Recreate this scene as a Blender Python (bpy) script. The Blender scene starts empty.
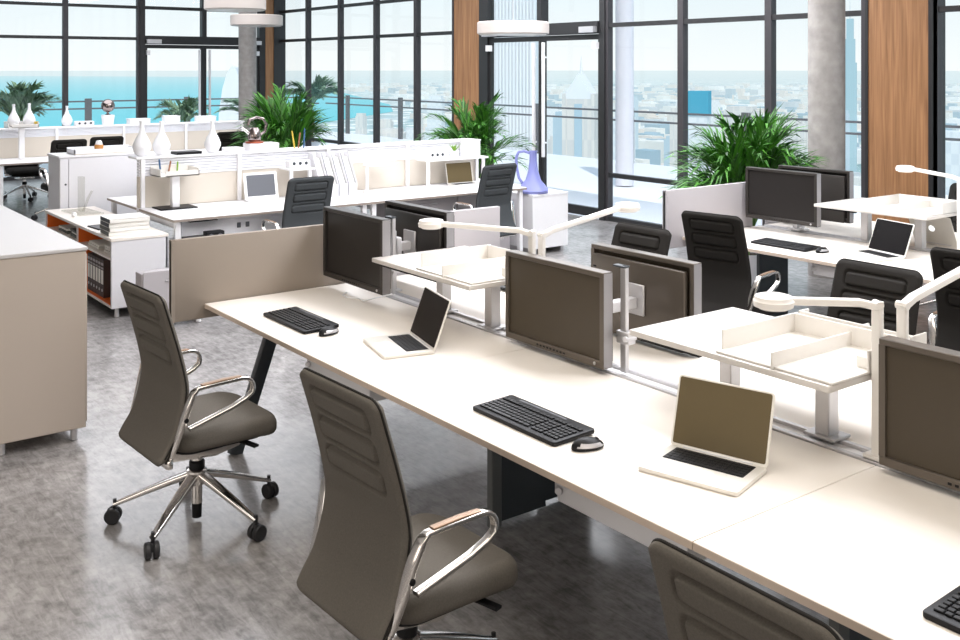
import bpy, bmesh, math, random
from math import sin, cos, pi, radians, sqrt, exp
from mathutils import Vector, Matrix, Euler
random.seed(7)
C = bpy.context.scene.collection
SC = bpy.context.scene

# ------------------------------------------------------------------ helpers
class MB:
    """collects shapes, then links them as ONE mesh object"""
    def __init__(s): s.bm = bmesh.new()
    def _merge(s, b, M=None):
        if M is not None: bmesh.ops.transform(b, matrix=M, verts=b.verts)
        me = bpy.data.meshes.new('tmp'); b.to_mesh(me); b.free()
        s.bm.from_mesh(me); bpy.data.meshes.remove(me)
        return s
    def box(s, x0, x1, y0, y1, z0, z1, bev=0, seg=2, M=None):
        b = bmesh.new()
        v = [b.verts.new((x, y, z)) for z in (z0, z1) for x, y in ((x0, y0), (x1, y0), (x1, y1), (x0, y1))]
        for f in ((3, 2, 1, 0), (4, 5, 6, 7), (0, 1, 5, 4), (1, 2, 6, 5), (2, 3, 7, 6), (3, 0, 4, 7)):
            b.faces.new([v[i] for i in f])
        if bev: bmesh.ops.bevel(b, geom=b.edges[:], offset=bev, segments=seg, affect='EDGES', profile=0.5)
        return s._merge(b, M)
    def prism(s, pts, z0, z1, bev=0, seg=2, M=None):
        b = bmesh.new(); n = len(pts)
        lo = [b.verts.new((x, y, z0)) for x, y in pts]; hi = [b.verts.new((x, y, z1)) for x, y in pts]
        b.faces.new(lo[::-1]); b.faces.new(hi)
        for i in range(n): b.faces.new((lo[i], lo[(i+1) % n], hi[(i+1) % n], hi[i]))
        bmesh.ops.recalc_face_normals(b, faces=b.faces)
        if bev:
            es = [e for e in b.edges if abs(e.verts[0].co.z - e.verts[1].co.z) < 1e-6]
            bmesh.ops.bevel(b, geom=es, offset=bev, segments=seg, affect='EDGES', profile=0.5)
        return s._merge(b, M)
    def sweep(s, path, sec, closed=False, up=(0, 0, 1), scale=None, M=None):
        b = bmesh.new(); P = [Vector(p) for p in path]; n = len(P); up = Vector(up); rings = []
        for i in range(n):
            if closed: t = (P[(i+1) % n] - P[i-1])
            else: t = P[min(i+1, n-1)] - P[max(i-1, 0)]
            t.normalize()
            a = up.cross(t)
            if a.length < 1e-4: a = Vector((1, 0, 0)).cross(t)
            if a.length < 1e-4: a = Vector((0, 1, 0)).cross(t)
            a.normalize(); c = t.cross(a)
            k = scale[i] if scale else 1
            rings.append([b.verts.new(P[i] + (a*u + c*w)*k) for u, w in sec])
        m = len(sec)
        for i in range(n if closed else n-1):
            A, B = rings[i], rings[(i+1) % n]
            for j in range(m): b.faces.new((A[j], A[(j+1) % m], B[(j+1) % m], B[j]))
        if not closed: b.faces.new(rings[0][::-1]); b.faces.new(rings[-1])
        bmesh.ops.recalc_face_normals(b, faces=b.faces)
        return s._merge(b, M)
    def tube(s, path, r, n=10, **k):
        return s.sweep(path, [(r*cos(2*pi*i/n), r*sin(2*pi*i/n)) for i in range(n)], **k)
    def bar(s, path, w, h, r=None, **k):
        r = r or min(w, h)*.3
        return s.sweep(path, rrect(w, h, r, 3), **k)
    def lathe(s, prof, n=24, M=None):
        b = bmesh.new(); rings = []
        for r, z in prof:
            rings.append([b.verts.new((max(r, 1e-4)*cos(2*pi*i/n), max(r, 1e-4)*sin(2*pi*i/n), z)) for i in range(n)])
        for A, B in zip(rings, rings[1:]):
            for j in range(n): b.faces.new((A[j], A[(j+1) % n], B[(j+1) % n], B[j]))
        b.faces.new(rings[0][::-1]); b.faces.new(rings[-1])
        bmesh.ops.recalc_face_normals(b, faces=b.faces)
        return s._merge(b, M)
    def cyl(s, p0, p1, r, n=16):
        return s.tube([p0, p1], r, n)
    def quad(s, *p):
        s.bm.faces.new([s.bm.verts.new(q) for q in p]); return s
    def build(s, name, mat, parent=None, loc=None, rz=0, sharp=38, smooth=True):
        me = bpy.data.meshes.new(name); s.bm.to_mesh(me); s.bm.free()
        if smooth:
            me.polygons.foreach_set('use_smooth', [True]*len(me.polygons))
            me.set_sharp_from_angle(angle=radians(sharp))
        me.materials.append(mat)
        o = bpy.data.objects.new(name, me); C.objects.link(o)
        if parent is not None: o.parent = parent
        if loc is not None: o.location = loc
        o.rotation_euler = (0, 0, rz)
        return o

def rrect(w, h, r, n=4):
    out = []
    for cx, cy, a0 in ((w/2-r, h/2-r, 0), (-w/2+r, h/2-r, 90), (-w/2+r, -h/2+r, 180), (w/2-r, -h/2+r, 270)):
        for i in range(n+1):
            a = radians(a0 + 90*i/n); out.append((cx + r*cos(a), cy + r*sin(a)))
    return out
def arc(c, r, a0, a1, n, plane='yz'):
    out = []
    for i in range(n+1):
        a = radians(a0 + (a1-a0)*i/n)
        out.append((c[0], c[1]+r*cos(a), c[2]+r*sin(a)))
    return out
def tag(o, label=None, cat=None, group=None, kind=None):
    if label: o['label'] = label
    if cat: o['category'] = cat
    if group: o['group'] = group
    if kind: o['kind'] = kind
    return o
def thing(name, label, cat, loc=(0, 0, 0), rz=0, group=None, kind=None):
    o = bpy.data.objects.new(name, None); C.objects.link(o); o.empty_display_size = .1
    o.location = loc; o.rotation_euler = (0, 0, rz)
    return tag(o, label, cat, group, kind)
def copy_tree(o, parent=None):
    c = o.copy(); C.objects.link(c); c.parent = parent
    for ch in list(o.children): copy_tree(ch, c)
    return c
def dup(root, label, loc, rz=0, group=None):
    c = copy_tree(root); c.location = loc; c.rotation_euler = (0, 0, rz); c['label'] = label
    if group: c['group'] = group
    return c
def T(x, y, z): return Matrix.Translation((x, y, z))
def R(a, ax): return Matrix.Rotation(radians(a), 4, ax)

# ------------------------------------------------------------------ materials
def srgb(r, g, b):
    f = lambda c: (c/255/12.92) if c/255 <= .04045 else ((c/255+.055)/1.055)**2.4
    return (f(r), f(g), f(b), 1)
def mat(name, col, rough=.5, metal=0, spec=.5, noise=0, nscale=40, bump=0, bscale=200, stretch=None, coat=0):
    m = bpy.data.materials.new(name); m.use_nodes = True; nt = m.node_tree; p = nt.nodes['Principled BSDF']
    p.inputs['Base Color'].default_value = col; p.inputs['Roughness'].default_value = rough
    p.inputs['Metallic'].default_value = metal; p.inputs['Specular IOR Level'].default_value = spec
    if coat: p.inputs['Coat Weight'].default_value = coat
    tc = nt.nodes.new('ShaderNodeTexCoord'); src = tc.outputs['Object']
    if stretch:
        mp = nt.nodes.new('ShaderNodeMapping'); mp.inputs['Scale'].default_value = stretch
        nt.links.new(src, mp.inputs['Vector']); src = mp.outputs['Vector']
    n = nt.nodes.new('ShaderNodeTexNoise'); n.inputs['Scale'].default_value = nscale; n.inputs['Detail'].default_value = 4
    nt.links.new(src, n.inputs['Vector'])
    mx = nt.nodes.new('ShaderNodeMix'); mx.data_type = 'RGBA'
    k = max(noise, .02)
    mx.inputs['A'].default_value = tuple(c*(1-k) for c in col[:3])+(1,); mx.inputs['B'].default_value = tuple(min(1, c*(1+k)) for c in col[:3])+(1,)
    nt.links.new(n.outputs['Fac'], mx.inputs['Factor']); nt.links.new(mx.outputs['Result'], p.inputs['Base Color'])
    if bump:
        n2 = nt.nodes.new('ShaderNodeTexNoise'); n2.inputs['Scale'].default_value = bscale; n2.inputs['Detail'].default_value = 3
        nt.links.new(src, n2.inputs['Vector'])
        b = nt.nodes.new('ShaderNodeBump'); b.inputs['Strength'].default_value = bump; b.inputs['Distance'].default_value = .002
        nt.links.new(n2.outputs['Fac'], b.inputs['Height']); nt.links.new(b.outputs['Normal'], p.inputs['Normal'])
    return m
def glass_mat(name, tint=(1, 1, 1, 1), gloss=.06):
    m = bpy.data.materials.new(name); m.use_nodes = True; nt = m.node_tree; nt.nodes.clear()
    o = nt.nodes.new('ShaderNodeOutputMaterial'); t = nt.nodes.new('ShaderNodeBsdfTransparent'); t.inputs['Color'].default_value = tint
    g = nt.nodes.new('ShaderNodeBsdfGlossy'); g.inputs['Roughness'].default_value = .02
    fr = nt.nodes.new('ShaderNodeLayerWeight'); fr.inputs['Blend'].default_value = .5
    pw = nt.nodes.new('ShaderNodeMath'); pw.operation = 'POWER'; pw.inputs[1].default_value = 4; nt.links.new(fr.outputs['Facing'], pw.inputs[0])
    ml = nt.nodes.new('ShaderNodeMath'); ml.operation = 'MULTIPLY_ADD'; ml.inputs[1].default_value = .35; ml.inputs[2].default_value = gloss*.25; nt.links.new(pw.outputs[0], ml.inputs[0])
    mx = nt.nodes.new('ShaderNodeMixShader')
    nt.links.new(ml.outputs[0], mx.inputs['Fac']); nt.links.new(t.outputs[0], mx.inputs[1]); nt.links.new(g.outputs[0], mx.inputs[2])
    nt.links.new(mx.outputs[0], o.inputs['Surface'])
    return m

M = {}
M['fabric'] = mat('chair_fabric', (.132, .119, .102, 1), .9, noise=.25, nscale=220, bump=.5, bscale=500, spec=.2)
M['fabric_far'] = mat('chair_fabric_slate', (.060, .066, .070, 1), .9, noise=.2, nscale=220, bump=.4, bscale=500, spec=.2)
M['fabric_black'] = mat('chair_fabric_black', (.022, .020, .018, 1), .9, noise=.2, nscale=220, bump=.4, bscale=500, spec=.2)
M['chrome'] = mat('polished_aluminium', (.83, .80, .77, 1), .16, metal=1)
M['alu'] = mat('satin_aluminium', (.62, .61, .62, 1), .38, metal=.7)
M['armpad'] = mat('arm_pad', (.30, .19, .12, 1), .35, metal=.5)
M['black'] = mat('black_plastic', (.006, .006, .007, 1), .45, spec=.25)
M['key'] = mat('key_plastic', (.008, .008, .009, 1), .4, spec=.25)
M['tyre'] = mat('caster_black', (.014, .014, .016, 1), .5)
M['desk'] = mat('desk_laminate', srgb(238, 231, 222), .38, noise=.015, nscale=8, spec=.4)
M['desk_edge'] = mat('desk_edge_band', srgb(205, 188, 172), .5)
M['edge_dark'] = mat('plain_desk_edge', srgb(150, 138, 128), .6)
M['white'] = mat('white_lacquer', srgb(240, 239, 240), .35, spec=.4)
M['whitemat'] = mat('white_matt', srgb(236, 236, 240), .6)
M['offwhite'] = mat('off_white_panel', srgb(222, 221, 224), .55)
M['acrylic'] = mat('white_acrylic', srgb(226, 222, 216), .3)
M['shelf'] = mat('shelf_laminate', srgb(208, 203, 197), .4)
M['screenpanel'] = mat('grey_felt_screen', srgb(150, 139, 128), .7, noise=.04, nscale=300, bump=.15, bscale=700)
M['screenlight'] = mat('pale_grey_screen', srgb(178, 173, 175), .6, noise=.02, nscale=300)
M['legpost'] = mat('grey_leg_post', (.12, .125, .125, 1), .45)
M['legdark'] = mat('graphite_leg', (.040, .048, .056, 1), .45)
M['monitor'] = mat('monitor_shell', (.125, .105, .086, 1), .36, metal=.5)
M['monitor_dark'] = mat('monitor_shell_dark', (.045, .040, .036, 1), .4, metal=.4)
M['monside'] = mat('monitor_side', (.34, .33, .34, 1), .4, metal=.5)
M['screen'] = mat('display_glass', (.066, .052, .036, 1), .34, spec=.22)
M['screen_dark'] = mat('display_glass_dark', (.017, .015, .014, 1), .3, spec=.25)
M['screen_black'] = mat('display_glass_black', (.006, .005, .005, 1), .25, spec=.12)
M['screen_olive'] = mat('display_glass_olive', (.125, .095, .048, 1), .3, spec=.14)
M['screen_grey'] = mat('display_grey', (.13, .135, .15, 1), .4, spec=.3)
M['laptop'] = mat('laptop_shell', srgb(226, 222, 214), .38, metal=.25)
M['cabinet'] = mat('warm_grey_lacquer', srgb(186, 174, 162), .5, noise=.015, nscale=5)
M['cabtop'] = mat('cabinet_top', srgb(196, 193, 192), .38)
M['orange'] = mat('orange_lacquer', (.80, .15, .012, 1), .5)
M['beige'] = mat('beige_panel', srgb(208, 199, 186), .7, noise=.05, nscale=60, stretch=(1, 1, 8))
M['concrete'] = mat('column_concrete', srgb(160, 155, 151), .85, noise=.42, nscale=9, bump=.8, bscale=45)
M['colwhite'] = mat('column_white_plaster', srgb(214, 214, 222), .7, noise=.05, nscale=10)
M['frame'] = mat('window_frame_dark', (.018, .018, .019, 1), .45)
M['frame2'] = mat('window_mullion_grey', (.050, .046, .050, 1), .45, metal=.2)
M['rail'] = mat('railing_steel', (.15, .145, .15, 1), .4, metal=.3)
M['ceil'] = mat('ceiling_paint', srgb(226, 224, 222), .9)
M['wall'] = mat('wall_paint', srgb(212, 204, 196), .9)
M['terr'] = mat('terrace_stone', srgb(236, 236, 240), .8, noise=.03, nscale=2)
M['leaf'] = mat('palm_leaf', (.045, .20, .018, 1), .5)
M['leaf2'] = mat('terrace_palm_leaf', (.09, .19, .085, 1), .55)
M['stem'] = mat('palm_stem', (.10, .22, .03, 1), .6)
M['trunk'] = mat('palm_trunk', (.30, .20, .11, 1), .9, noise=.3, nscale=30, bump=1, bscale=40)
M['soil'] = mat('potting_soil', (.05, .035, .025, 1), .95)
M['lamp'] = mat('lamp_enamel', srgb(238, 234, 228), .35)
M['pend'] = mat('pendant_shade', srgb(204, 194, 187), .6)
M['porcelain'] = mat('white_porcelain', srgb(240, 240, 242), .25)
M['lavender'] = mat('lavender_ceramic', (.22, .24, .52, 1), .35)
M['paper'] = mat('paper_white', srgb(238, 236, 230), .8)
M['cover'] = mat('book_cover_black', (.03, .03, .032, 1), .5)
M['cover2'] = mat('book_cover_grey', (.14, .14, .13, 1), .6)
M['binder'] = mat('binder_brown', (.065, .045, .040, 1), .6)
M['copper'] = mat('copper_base', (.30, .07, .03, 1), .35, metal=.4)
M['globe'] = mat('dark_chrome', (.30, .25, .24, 1), .12, metal=1)
M['glass'] = glass_mat('window_glass', (.985, .995, .995, 1))
M['clear'] = glass_mat('clear_acrylic', (.90, .90, .88, 1))
M['pen_b'] = mat('pen_blue', (.03, .10, .22, 1), .4)
M['pen_o'] = mat('pen_wood', (.28, .11, .05, 1), .5)
M['pen_g'] = mat('pen_green', (.16, .33, .02, 1), .5)
M['pen_y'] = mat('pen_yellow', (.60, .42, .05, 1), .5)
M['amber'] = mat('amber_cup', (.50, .22, .05, 1), .3)

# per-leaf colour variation
for k in ('leaf', 'leaf2'):
    nt = M[k].node_tree; p = nt.nodes['Principled BSDF']; base = tuple(p.inputs['Base Color'].default_value)
    g = nt.nodes.new('ShaderNodeNewGeometry'); r = nt.nodes.new('ShaderNodeValToRGB')
    c0 = (.010, .060, .006, 1) if k == 'leaf' else (.10, .19, .11, 1)
    c1 = (.08, .29, .024, 1) if k == 'leaf' else (.34, .48, .31, 1)
    r.color_ramp.elements[0].color = c0; r.color_ramp.elements[1].color = c1
    nt.links.new(g.outputs['Random Per Island'], r.inputs['Fac']); nt.links.new(r.outputs['Color'], p.inputs['Base Color'])

# wood panelling
m = bpy.data.materials.new('oak_veneer'); m.use_nodes = True; nt = m.node_tree; p = nt.nodes['Principled BSDF']
tc = nt.nodes.new('ShaderNodeTexCoord'); mp = nt.nodes.new('ShaderNodeMapping'); mp.inputs['Scale'].default_value = (22, 22, .9)
nz = nt.nodes.new('ShaderNodeTexNoise'); nz.inputs['Scale'].default_value = 1.6; nz.inputs['Detail'].default_value = 6; nz.inputs['Distortion'].default_value = .6
rp = nt.nodes.new('ShaderNodeValToRGB'); rp.color_ramp.elements[0].position = .3; rp.color_ramp.elements[1].position = .72
rp.color_ramp.elements[0].color = (.25, .115, .045, 1); rp.color_ramp.elements[1].color = (.46, .235, .105, 1)
nt.links.new(tc.outputs['Object'], mp.inputs['Vector']); nt.links.new(mp.outputs['Vector'], nz.inputs['Vector'])
nt.links.new(nz.outputs['Fac'], rp.inputs['Fac']); nt.links.new(rp.outputs['Color'], p.inputs['Base Color']); p.inputs['Roughness'].default_value = .5
M['wood'] = m

# floor: mottled grey screed / carpet
m = bpy.data.materials.new('mottled_grey_floor'); m.use_nodes = True; nt = m.node_tree; p = nt.nodes['Principled BSDF']
tc = nt.nodes.new('ShaderNodeTexCoord'); L = nt.links.new
def noise(scale, det, dist=0, vec=None):
    n = nt.nodes.new('ShaderNodeTexNoise'); n.inputs['Scale'].default_value = scale; n.inputs['Detail'].default_value = det
    n.inputs['Distortion'].default_value = dist; n.inputs['Roughness'].default_value = .65
    L(vec or tc.outputs['Object'], n.inputs['Vector']); return n
na = noise(1.7, 8, .8); nb = noise(14, 8, .3); mp = nt.nodes.new('ShaderNodeMapping'); mp.inputs['Scale'].default_value = (1, 5, 1); mp.inputs['Rotation'].default_value = (0, 0, .6)
L(tc.outputs['Object'], mp.inputs['Vector']); nc = noise(7, 6, 1.2, mp.outputs['Vector'])
def math_(op, a, b):
    n = nt.nodes.new('ShaderNodeMath'); n.operation = op
    for i, v in enumerate((a, b)):
        if isinstance(v, (int, float)): n.inputs[i].default_value = v
        else: L(v, n.inputs[i])
    return n.outputs[0]
s = math_('ADD', math_('MULTIPLY', na.outputs['Fac'], .30), math_('ADD', math_('MULTIPLY', nb.outputs['Fac'], .38), math_('MULTIPLY', nc.outputs['Fac'], .32)))
rp = nt.nodes.new('ShaderNodeValToRGB'); rp.color_ramp.elements[0].position = .40; rp.color_ramp.elements[1].position = .60
rp.color_ramp.elements[0].color = (.125, .116, .112, 1); rp.color_ramp.elements[1].color = (.40, .38, .37, 1)
L(s, rp.inputs['Fac']); L(rp.outputs['Color'], p.inputs['Base Color']); p.inputs['Roughness'].default_value = .5; p.inputs['Coat Weight'].default_value = .6; p.inputs['Coat Roughness'].default_value = .17; p.inputs['Coat IOR'].default_value = 2.0
bp_ = nt.nodes.new('ShaderNodeBump'); bp_.inputs['Strength'].default_value = .5; bp_.inputs['Distance'].default_value = .004
L(nb.outputs['Fac'], bp_.inputs['Height']); L(bp_.outputs['Normal'], p.inputs['Normal'])
M['floor'] = m

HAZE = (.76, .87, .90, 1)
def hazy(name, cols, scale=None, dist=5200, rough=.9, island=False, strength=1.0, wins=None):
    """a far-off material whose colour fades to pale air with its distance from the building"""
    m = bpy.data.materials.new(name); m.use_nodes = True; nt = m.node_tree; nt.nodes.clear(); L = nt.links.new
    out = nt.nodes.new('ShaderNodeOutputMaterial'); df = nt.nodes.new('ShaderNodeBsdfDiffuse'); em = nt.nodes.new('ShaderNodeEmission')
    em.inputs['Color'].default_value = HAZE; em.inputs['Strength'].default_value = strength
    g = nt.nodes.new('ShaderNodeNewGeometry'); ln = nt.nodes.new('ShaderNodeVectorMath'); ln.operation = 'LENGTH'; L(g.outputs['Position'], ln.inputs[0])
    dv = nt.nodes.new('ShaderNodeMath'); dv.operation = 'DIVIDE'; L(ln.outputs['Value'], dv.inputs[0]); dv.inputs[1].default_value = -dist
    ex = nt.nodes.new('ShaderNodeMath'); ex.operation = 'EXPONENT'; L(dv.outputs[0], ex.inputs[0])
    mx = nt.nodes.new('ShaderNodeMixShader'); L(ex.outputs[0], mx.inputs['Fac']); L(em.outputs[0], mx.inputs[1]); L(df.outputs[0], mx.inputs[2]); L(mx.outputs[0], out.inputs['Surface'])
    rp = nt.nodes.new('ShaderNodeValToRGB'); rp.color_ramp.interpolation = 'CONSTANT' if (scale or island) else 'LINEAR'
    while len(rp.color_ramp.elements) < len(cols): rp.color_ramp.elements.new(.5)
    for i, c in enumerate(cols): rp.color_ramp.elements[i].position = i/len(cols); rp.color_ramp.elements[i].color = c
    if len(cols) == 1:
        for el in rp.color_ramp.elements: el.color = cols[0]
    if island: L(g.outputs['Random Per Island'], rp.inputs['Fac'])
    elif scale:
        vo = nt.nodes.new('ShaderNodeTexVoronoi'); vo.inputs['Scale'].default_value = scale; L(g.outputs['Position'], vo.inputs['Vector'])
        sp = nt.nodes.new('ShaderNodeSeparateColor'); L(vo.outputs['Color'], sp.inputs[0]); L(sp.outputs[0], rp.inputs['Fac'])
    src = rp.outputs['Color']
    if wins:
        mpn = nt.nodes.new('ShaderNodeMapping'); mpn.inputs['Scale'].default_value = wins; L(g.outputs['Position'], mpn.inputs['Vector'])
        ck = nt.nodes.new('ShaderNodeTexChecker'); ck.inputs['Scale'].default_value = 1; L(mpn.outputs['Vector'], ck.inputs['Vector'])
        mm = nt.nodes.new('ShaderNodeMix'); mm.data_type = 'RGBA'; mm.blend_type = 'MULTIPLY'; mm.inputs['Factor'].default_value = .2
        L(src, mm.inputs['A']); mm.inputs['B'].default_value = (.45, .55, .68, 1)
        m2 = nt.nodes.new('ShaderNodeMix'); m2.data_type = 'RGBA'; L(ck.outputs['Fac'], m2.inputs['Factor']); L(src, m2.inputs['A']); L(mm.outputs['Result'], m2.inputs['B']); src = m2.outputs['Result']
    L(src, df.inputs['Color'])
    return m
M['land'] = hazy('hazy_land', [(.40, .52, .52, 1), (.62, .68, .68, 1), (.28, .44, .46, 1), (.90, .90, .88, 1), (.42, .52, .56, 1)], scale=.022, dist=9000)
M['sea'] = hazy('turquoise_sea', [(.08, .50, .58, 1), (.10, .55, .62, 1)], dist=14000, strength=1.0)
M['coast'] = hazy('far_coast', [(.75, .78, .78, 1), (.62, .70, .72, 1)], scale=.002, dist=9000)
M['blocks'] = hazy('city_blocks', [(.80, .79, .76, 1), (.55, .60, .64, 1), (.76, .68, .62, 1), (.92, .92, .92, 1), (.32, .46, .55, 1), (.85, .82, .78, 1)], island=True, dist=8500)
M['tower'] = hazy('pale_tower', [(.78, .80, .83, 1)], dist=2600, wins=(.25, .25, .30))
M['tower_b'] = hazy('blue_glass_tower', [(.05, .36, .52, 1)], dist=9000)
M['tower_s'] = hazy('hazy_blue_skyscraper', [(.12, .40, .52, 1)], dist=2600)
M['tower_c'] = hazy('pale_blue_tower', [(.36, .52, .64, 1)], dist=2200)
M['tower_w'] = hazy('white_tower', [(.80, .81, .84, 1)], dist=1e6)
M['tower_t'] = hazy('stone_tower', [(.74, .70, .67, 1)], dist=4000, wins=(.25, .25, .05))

# ------------------------------------------------------------------ room shell
XL, YW, XR, YF, ZC = -19.4, 9.3, 4.0, -5.0, 4.0
def struct(name, mb, m, parent=None, label=None, cat=None):
    o = mb.build(name, m, parent)
    if parent is None: tag(o, label, cat, kind='structure')
    return o
struct('floor', MB().box(XL, XR, YF, YW, -.2, 0), M['floor'], label='mottled grey office floor', cat='floor')
struct('ceiling', MB().box(XL-.2, XR+.2, YF-.2, YW+.2, ZC, ZC+.3), M['ceil'], label='pale flat office ceiling', cat='ceiling')
struct('wall_front', MB().box(XL, XR, YF-.2, YF, 0, ZC), M['wall'], label='plain painted wall behind the camera', cat='wall')
struct('wall_right', MB().box(XR, XR+.2, YF, YW, 0, ZC), M['wall'], label='plain painted end wall', cat='wall')
struct('wall_left', MB().box(XL-.2, XL, YF, -2.8, 0, ZC), M['wall'], label='plain painted wall beside the sea windows', cat='wall')

TR = (.60, 2.56, 3.16)
nwin = [0]
def window(axis, a0, a1, transoms=TR, low=True):
    """one bay of glazing between two mullion centre lines; axis 'x' runs along the city wall, 'y' along the sea wall"""
    nwin[0] += 1; f = MB(); g = MB()
    def bx(mb, u0, u1, d0, d1, z0, z1):
        if axis == 'x': mb.box(u0, u1, YW+d0, YW+d1, z0, z1)
        else: mb.box(XL-d1, XL-d0, u0, u1, z0, z1)
    h = .045
    bx(f, a0, a0+h, -.03, .06, 0, ZC); bx(f, a1-h, a1, -.03, .06, 0, ZC)
    side = 'sea' if axis == 'y' else 'city'
    o = struct('window_%d' % nwin[0], f, M['frame2'], label='dark framed floor to ceiling window on the %s side' % side, cat='window')
    for z in transoms:
        tb = MB(); bx(tb, a0+h, a1-h, -.02, .05, z-.028, z+.028); struct('transom', tb, M['frame'], o)
    for z0, z1 in ((0, .06), (ZC-.08, ZC)):
        tb = MB(); bx(tb, a0+h, a1-h, -.02, .05, z0, z1); struct('frame_rail', tb, M['frame'], o)
    bx(g, a0+h, a1-h, .012, .018, .06, ZC-.08)
    struct('pane', g, M['glass'], o)
ys = [8.95, 7.67, 6.4, 5.05, 3.75, 2.45, 1.15, -.15, -1.45, -2.8]
for a, b in zip(ys[3:], ys[2:]): window('y', a, b)
for a, b in ((-19.4, -18.09), (-18.09, -16.78), (-16.78, -15.48), (-15.48, -14.17), (-14.17, -13.06), (-9.62, -8.33), (-8.33, -7.05), (-7.05, -5.86),
             (-5.14, -3.8), (-3.8, -2.5), (-2.5, -1.2), (-1.2, .1), (.1, 1.4), (1.4, 2.7), (2.7, 4.0)): window('x', a, b)

def double_door(n, axis, a0, a1):
    """a pair of glazed leaves under a header with fixed panes above"""
    def bx(mb, u0, u1, d0, d1, z0, z1):
        if axis == 'x': mb.box(u0, u1, YW+d0, YW+d1, z0, z1)
        else: mb.box(XL-d1, XL-d0, u0, u1, z0, z1)
    mid = (a0+a1)/2; f = MB()
    bx(f, a0, a0+.10, -.05, .08, 0, ZC); bx(f, a1-.10, a1, -.05, .08, 0, ZC)
    bx(f, a0+.1, a1-.1, -.08, .10, 2.46, 2.62); bx(f, mid-.045, mid+.045, -.06, .08, 2.62, ZC); bx(f, a0+.1, a1-.1, -.04, .07, 3.13, 3.19)
    bx(f, a0+.1, a1-.1, -.04, .07, ZC-.08, ZC)
    side = 'sea' if axis == 'y' else 'city'
    o = struct('door_%d' % n, f, M['frame'], label='black framed glazed double door on the %s side' % side, cat='door')
    g = MB(); bx(g, a0+.1, a1-.1, .02, .03, 2.62, ZC-.08); struct('pane', g, M['glass'], o)
    for u0, u1, hs in ((a0+.1, mid-.005, -1), (mid+.005, a1-.1, 1)):
        lf = MB(); bx(lf, u0, u0+.05, -.02, .04, .02, 2.45); bx(lf, u1-.05, u1, -.02, .04, .02, 2.45)
        bx(lf, u0+.05, u1-.05, -.02, .04, .02, .14); bx(lf, u0+.05, u1-.05, -.02, .04, 2.38, 2.45)
        leaf = struct('leaf', lf, M['frame'], o)
        g = MB(); bx(g, u0+.05, u1-.05, .005, .015, .14, 2.38); struct('pane', g, M['glass'], leaf)
        h = MB(); uh = (u1-.10) if hs < 0 else (u0+.10)
        bx(h, uh-.018, uh+.018, -.085, -.05, .75, 2.36)
        for z in (.95, 2.15): bx(h, uh-.012, uh+.012, -.06, -.015, z-.012, z+.012)
        struct('pull_handle', h, M['white'], leaf)
        c = MB(); ue = u0 if hs < 0 else u1
        bx(c, *sorted((ue, ue - hs*.28)), -.16, -.09, 2.47, 2.55); struct('door_closer', c, M['alu'], o)
        hg = MB(); bx(hg, *sorted((ue - hs*.02, ue - hs*.08)), -.10, -.02, 2.25, 2.34); struct('hinge', hg, M['white'], leaf)
double_door(1, 'y', 6.4, 8.95); double_door(2, 'x', -12.25, -9.62)
struct('trim_1', MB().box(-13.06, -12.39, YW-.02, YW+.12, 0, ZC), M['wood'], label='wide oak panel beside the city door, behind the middle palm', cat='wood panel')
struct('trim_2', MB().box(-5.83, -5.19, YW-.02, YW+.12, 0, ZC), M['wood'], label='wide oak panel beside the round concrete column', cat='wood panel')
struct('trim_3', MB().box(XL-.12, XL+.06, 8.98, 9.16, 0, ZC), M['wood'], label='narrow oak strip in the window corner', cat='wood panel')
struct('trim_4', MB().box(-12.39, -12.25, YW-.03, YW+.13, 0, ZC), M['frame'], label='black post between oak panel and city door', cat='window post')
struct('trim_5', MB().box(-5.86, -5.83, YW-.03, YW+.12, 0, ZC).box(-5.19, -5.10, YW-.03, YW+.12, 0, ZC), M['frame'], label='black edging on both sides of the wide oak panel', cat='window post')
struct('trim_6', MB().box(XL-.12, XL+.08, 9.16, 9.42, 0, ZC).box(XL-.12, XL+.05, 8.95, 8.98, 0, ZC), M['frame'], label='black corner post where the two glass walls meet', cat='window post')

def column(name, x, y, r, m, label, z1=ZC):
    o = MB().lathe([(r, 0), (r, z1)], 40).build(name, m, loc=(x, y, 0)); tag(o, label, 'column', kind='structure')
column('column', -5.81, 8.54, .172, M['concrete'], 'round raw concrete column beside the large palm')
column('column', -17.8, 7.9, .165, M['concrete'], 'round grey concrete column near the sea door')
column('column', -12.35, 12.35, .155, M['colwhite'], 'white round column standing out on the terrace', ZC+.3)

# terrace, railing
tr = MB().box(-29.0, XL, -14, 15.6, -.4, -.02).box(XL, 14, YW, 15.6, -.4, -.02)
struct('terrace', tr, M['terr'], label='white terrace floor outside the glass walls', cat='terrace')
def railing(label, p0, p1, posts):
    t = thing('balcony_railing', label, 'railing', (p0[0], p0[1], -.02))
    d = Vector((p1[0]-p0[0], p1[1]-p0[1], 0)); ln = d.length; t.rotation_euler = (0, 0, math.atan2(d.y, d.x))
    for x in posts:
        MB().box(x-.09, x+.09, -.03, .03, 0, 1.18, .005, 1).build('post', M['rail'], t)
    for z in (.90, 1.10): MB().tube([(0, 0, z), (ln, 0, z)], .022, 8).build('rail', M['rail'], t)
railing('dark two bar railing along the city edge of the terrace', (-28.8, 15.45), (12, 15.45), [1.4+3.03*i for i in range(13)])
railing('dark two bar railing along the sea edge of the terrace', (-28.8, -8), (-28.8, 15.2), [2.1+2.8*i for i in range(8)])

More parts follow.
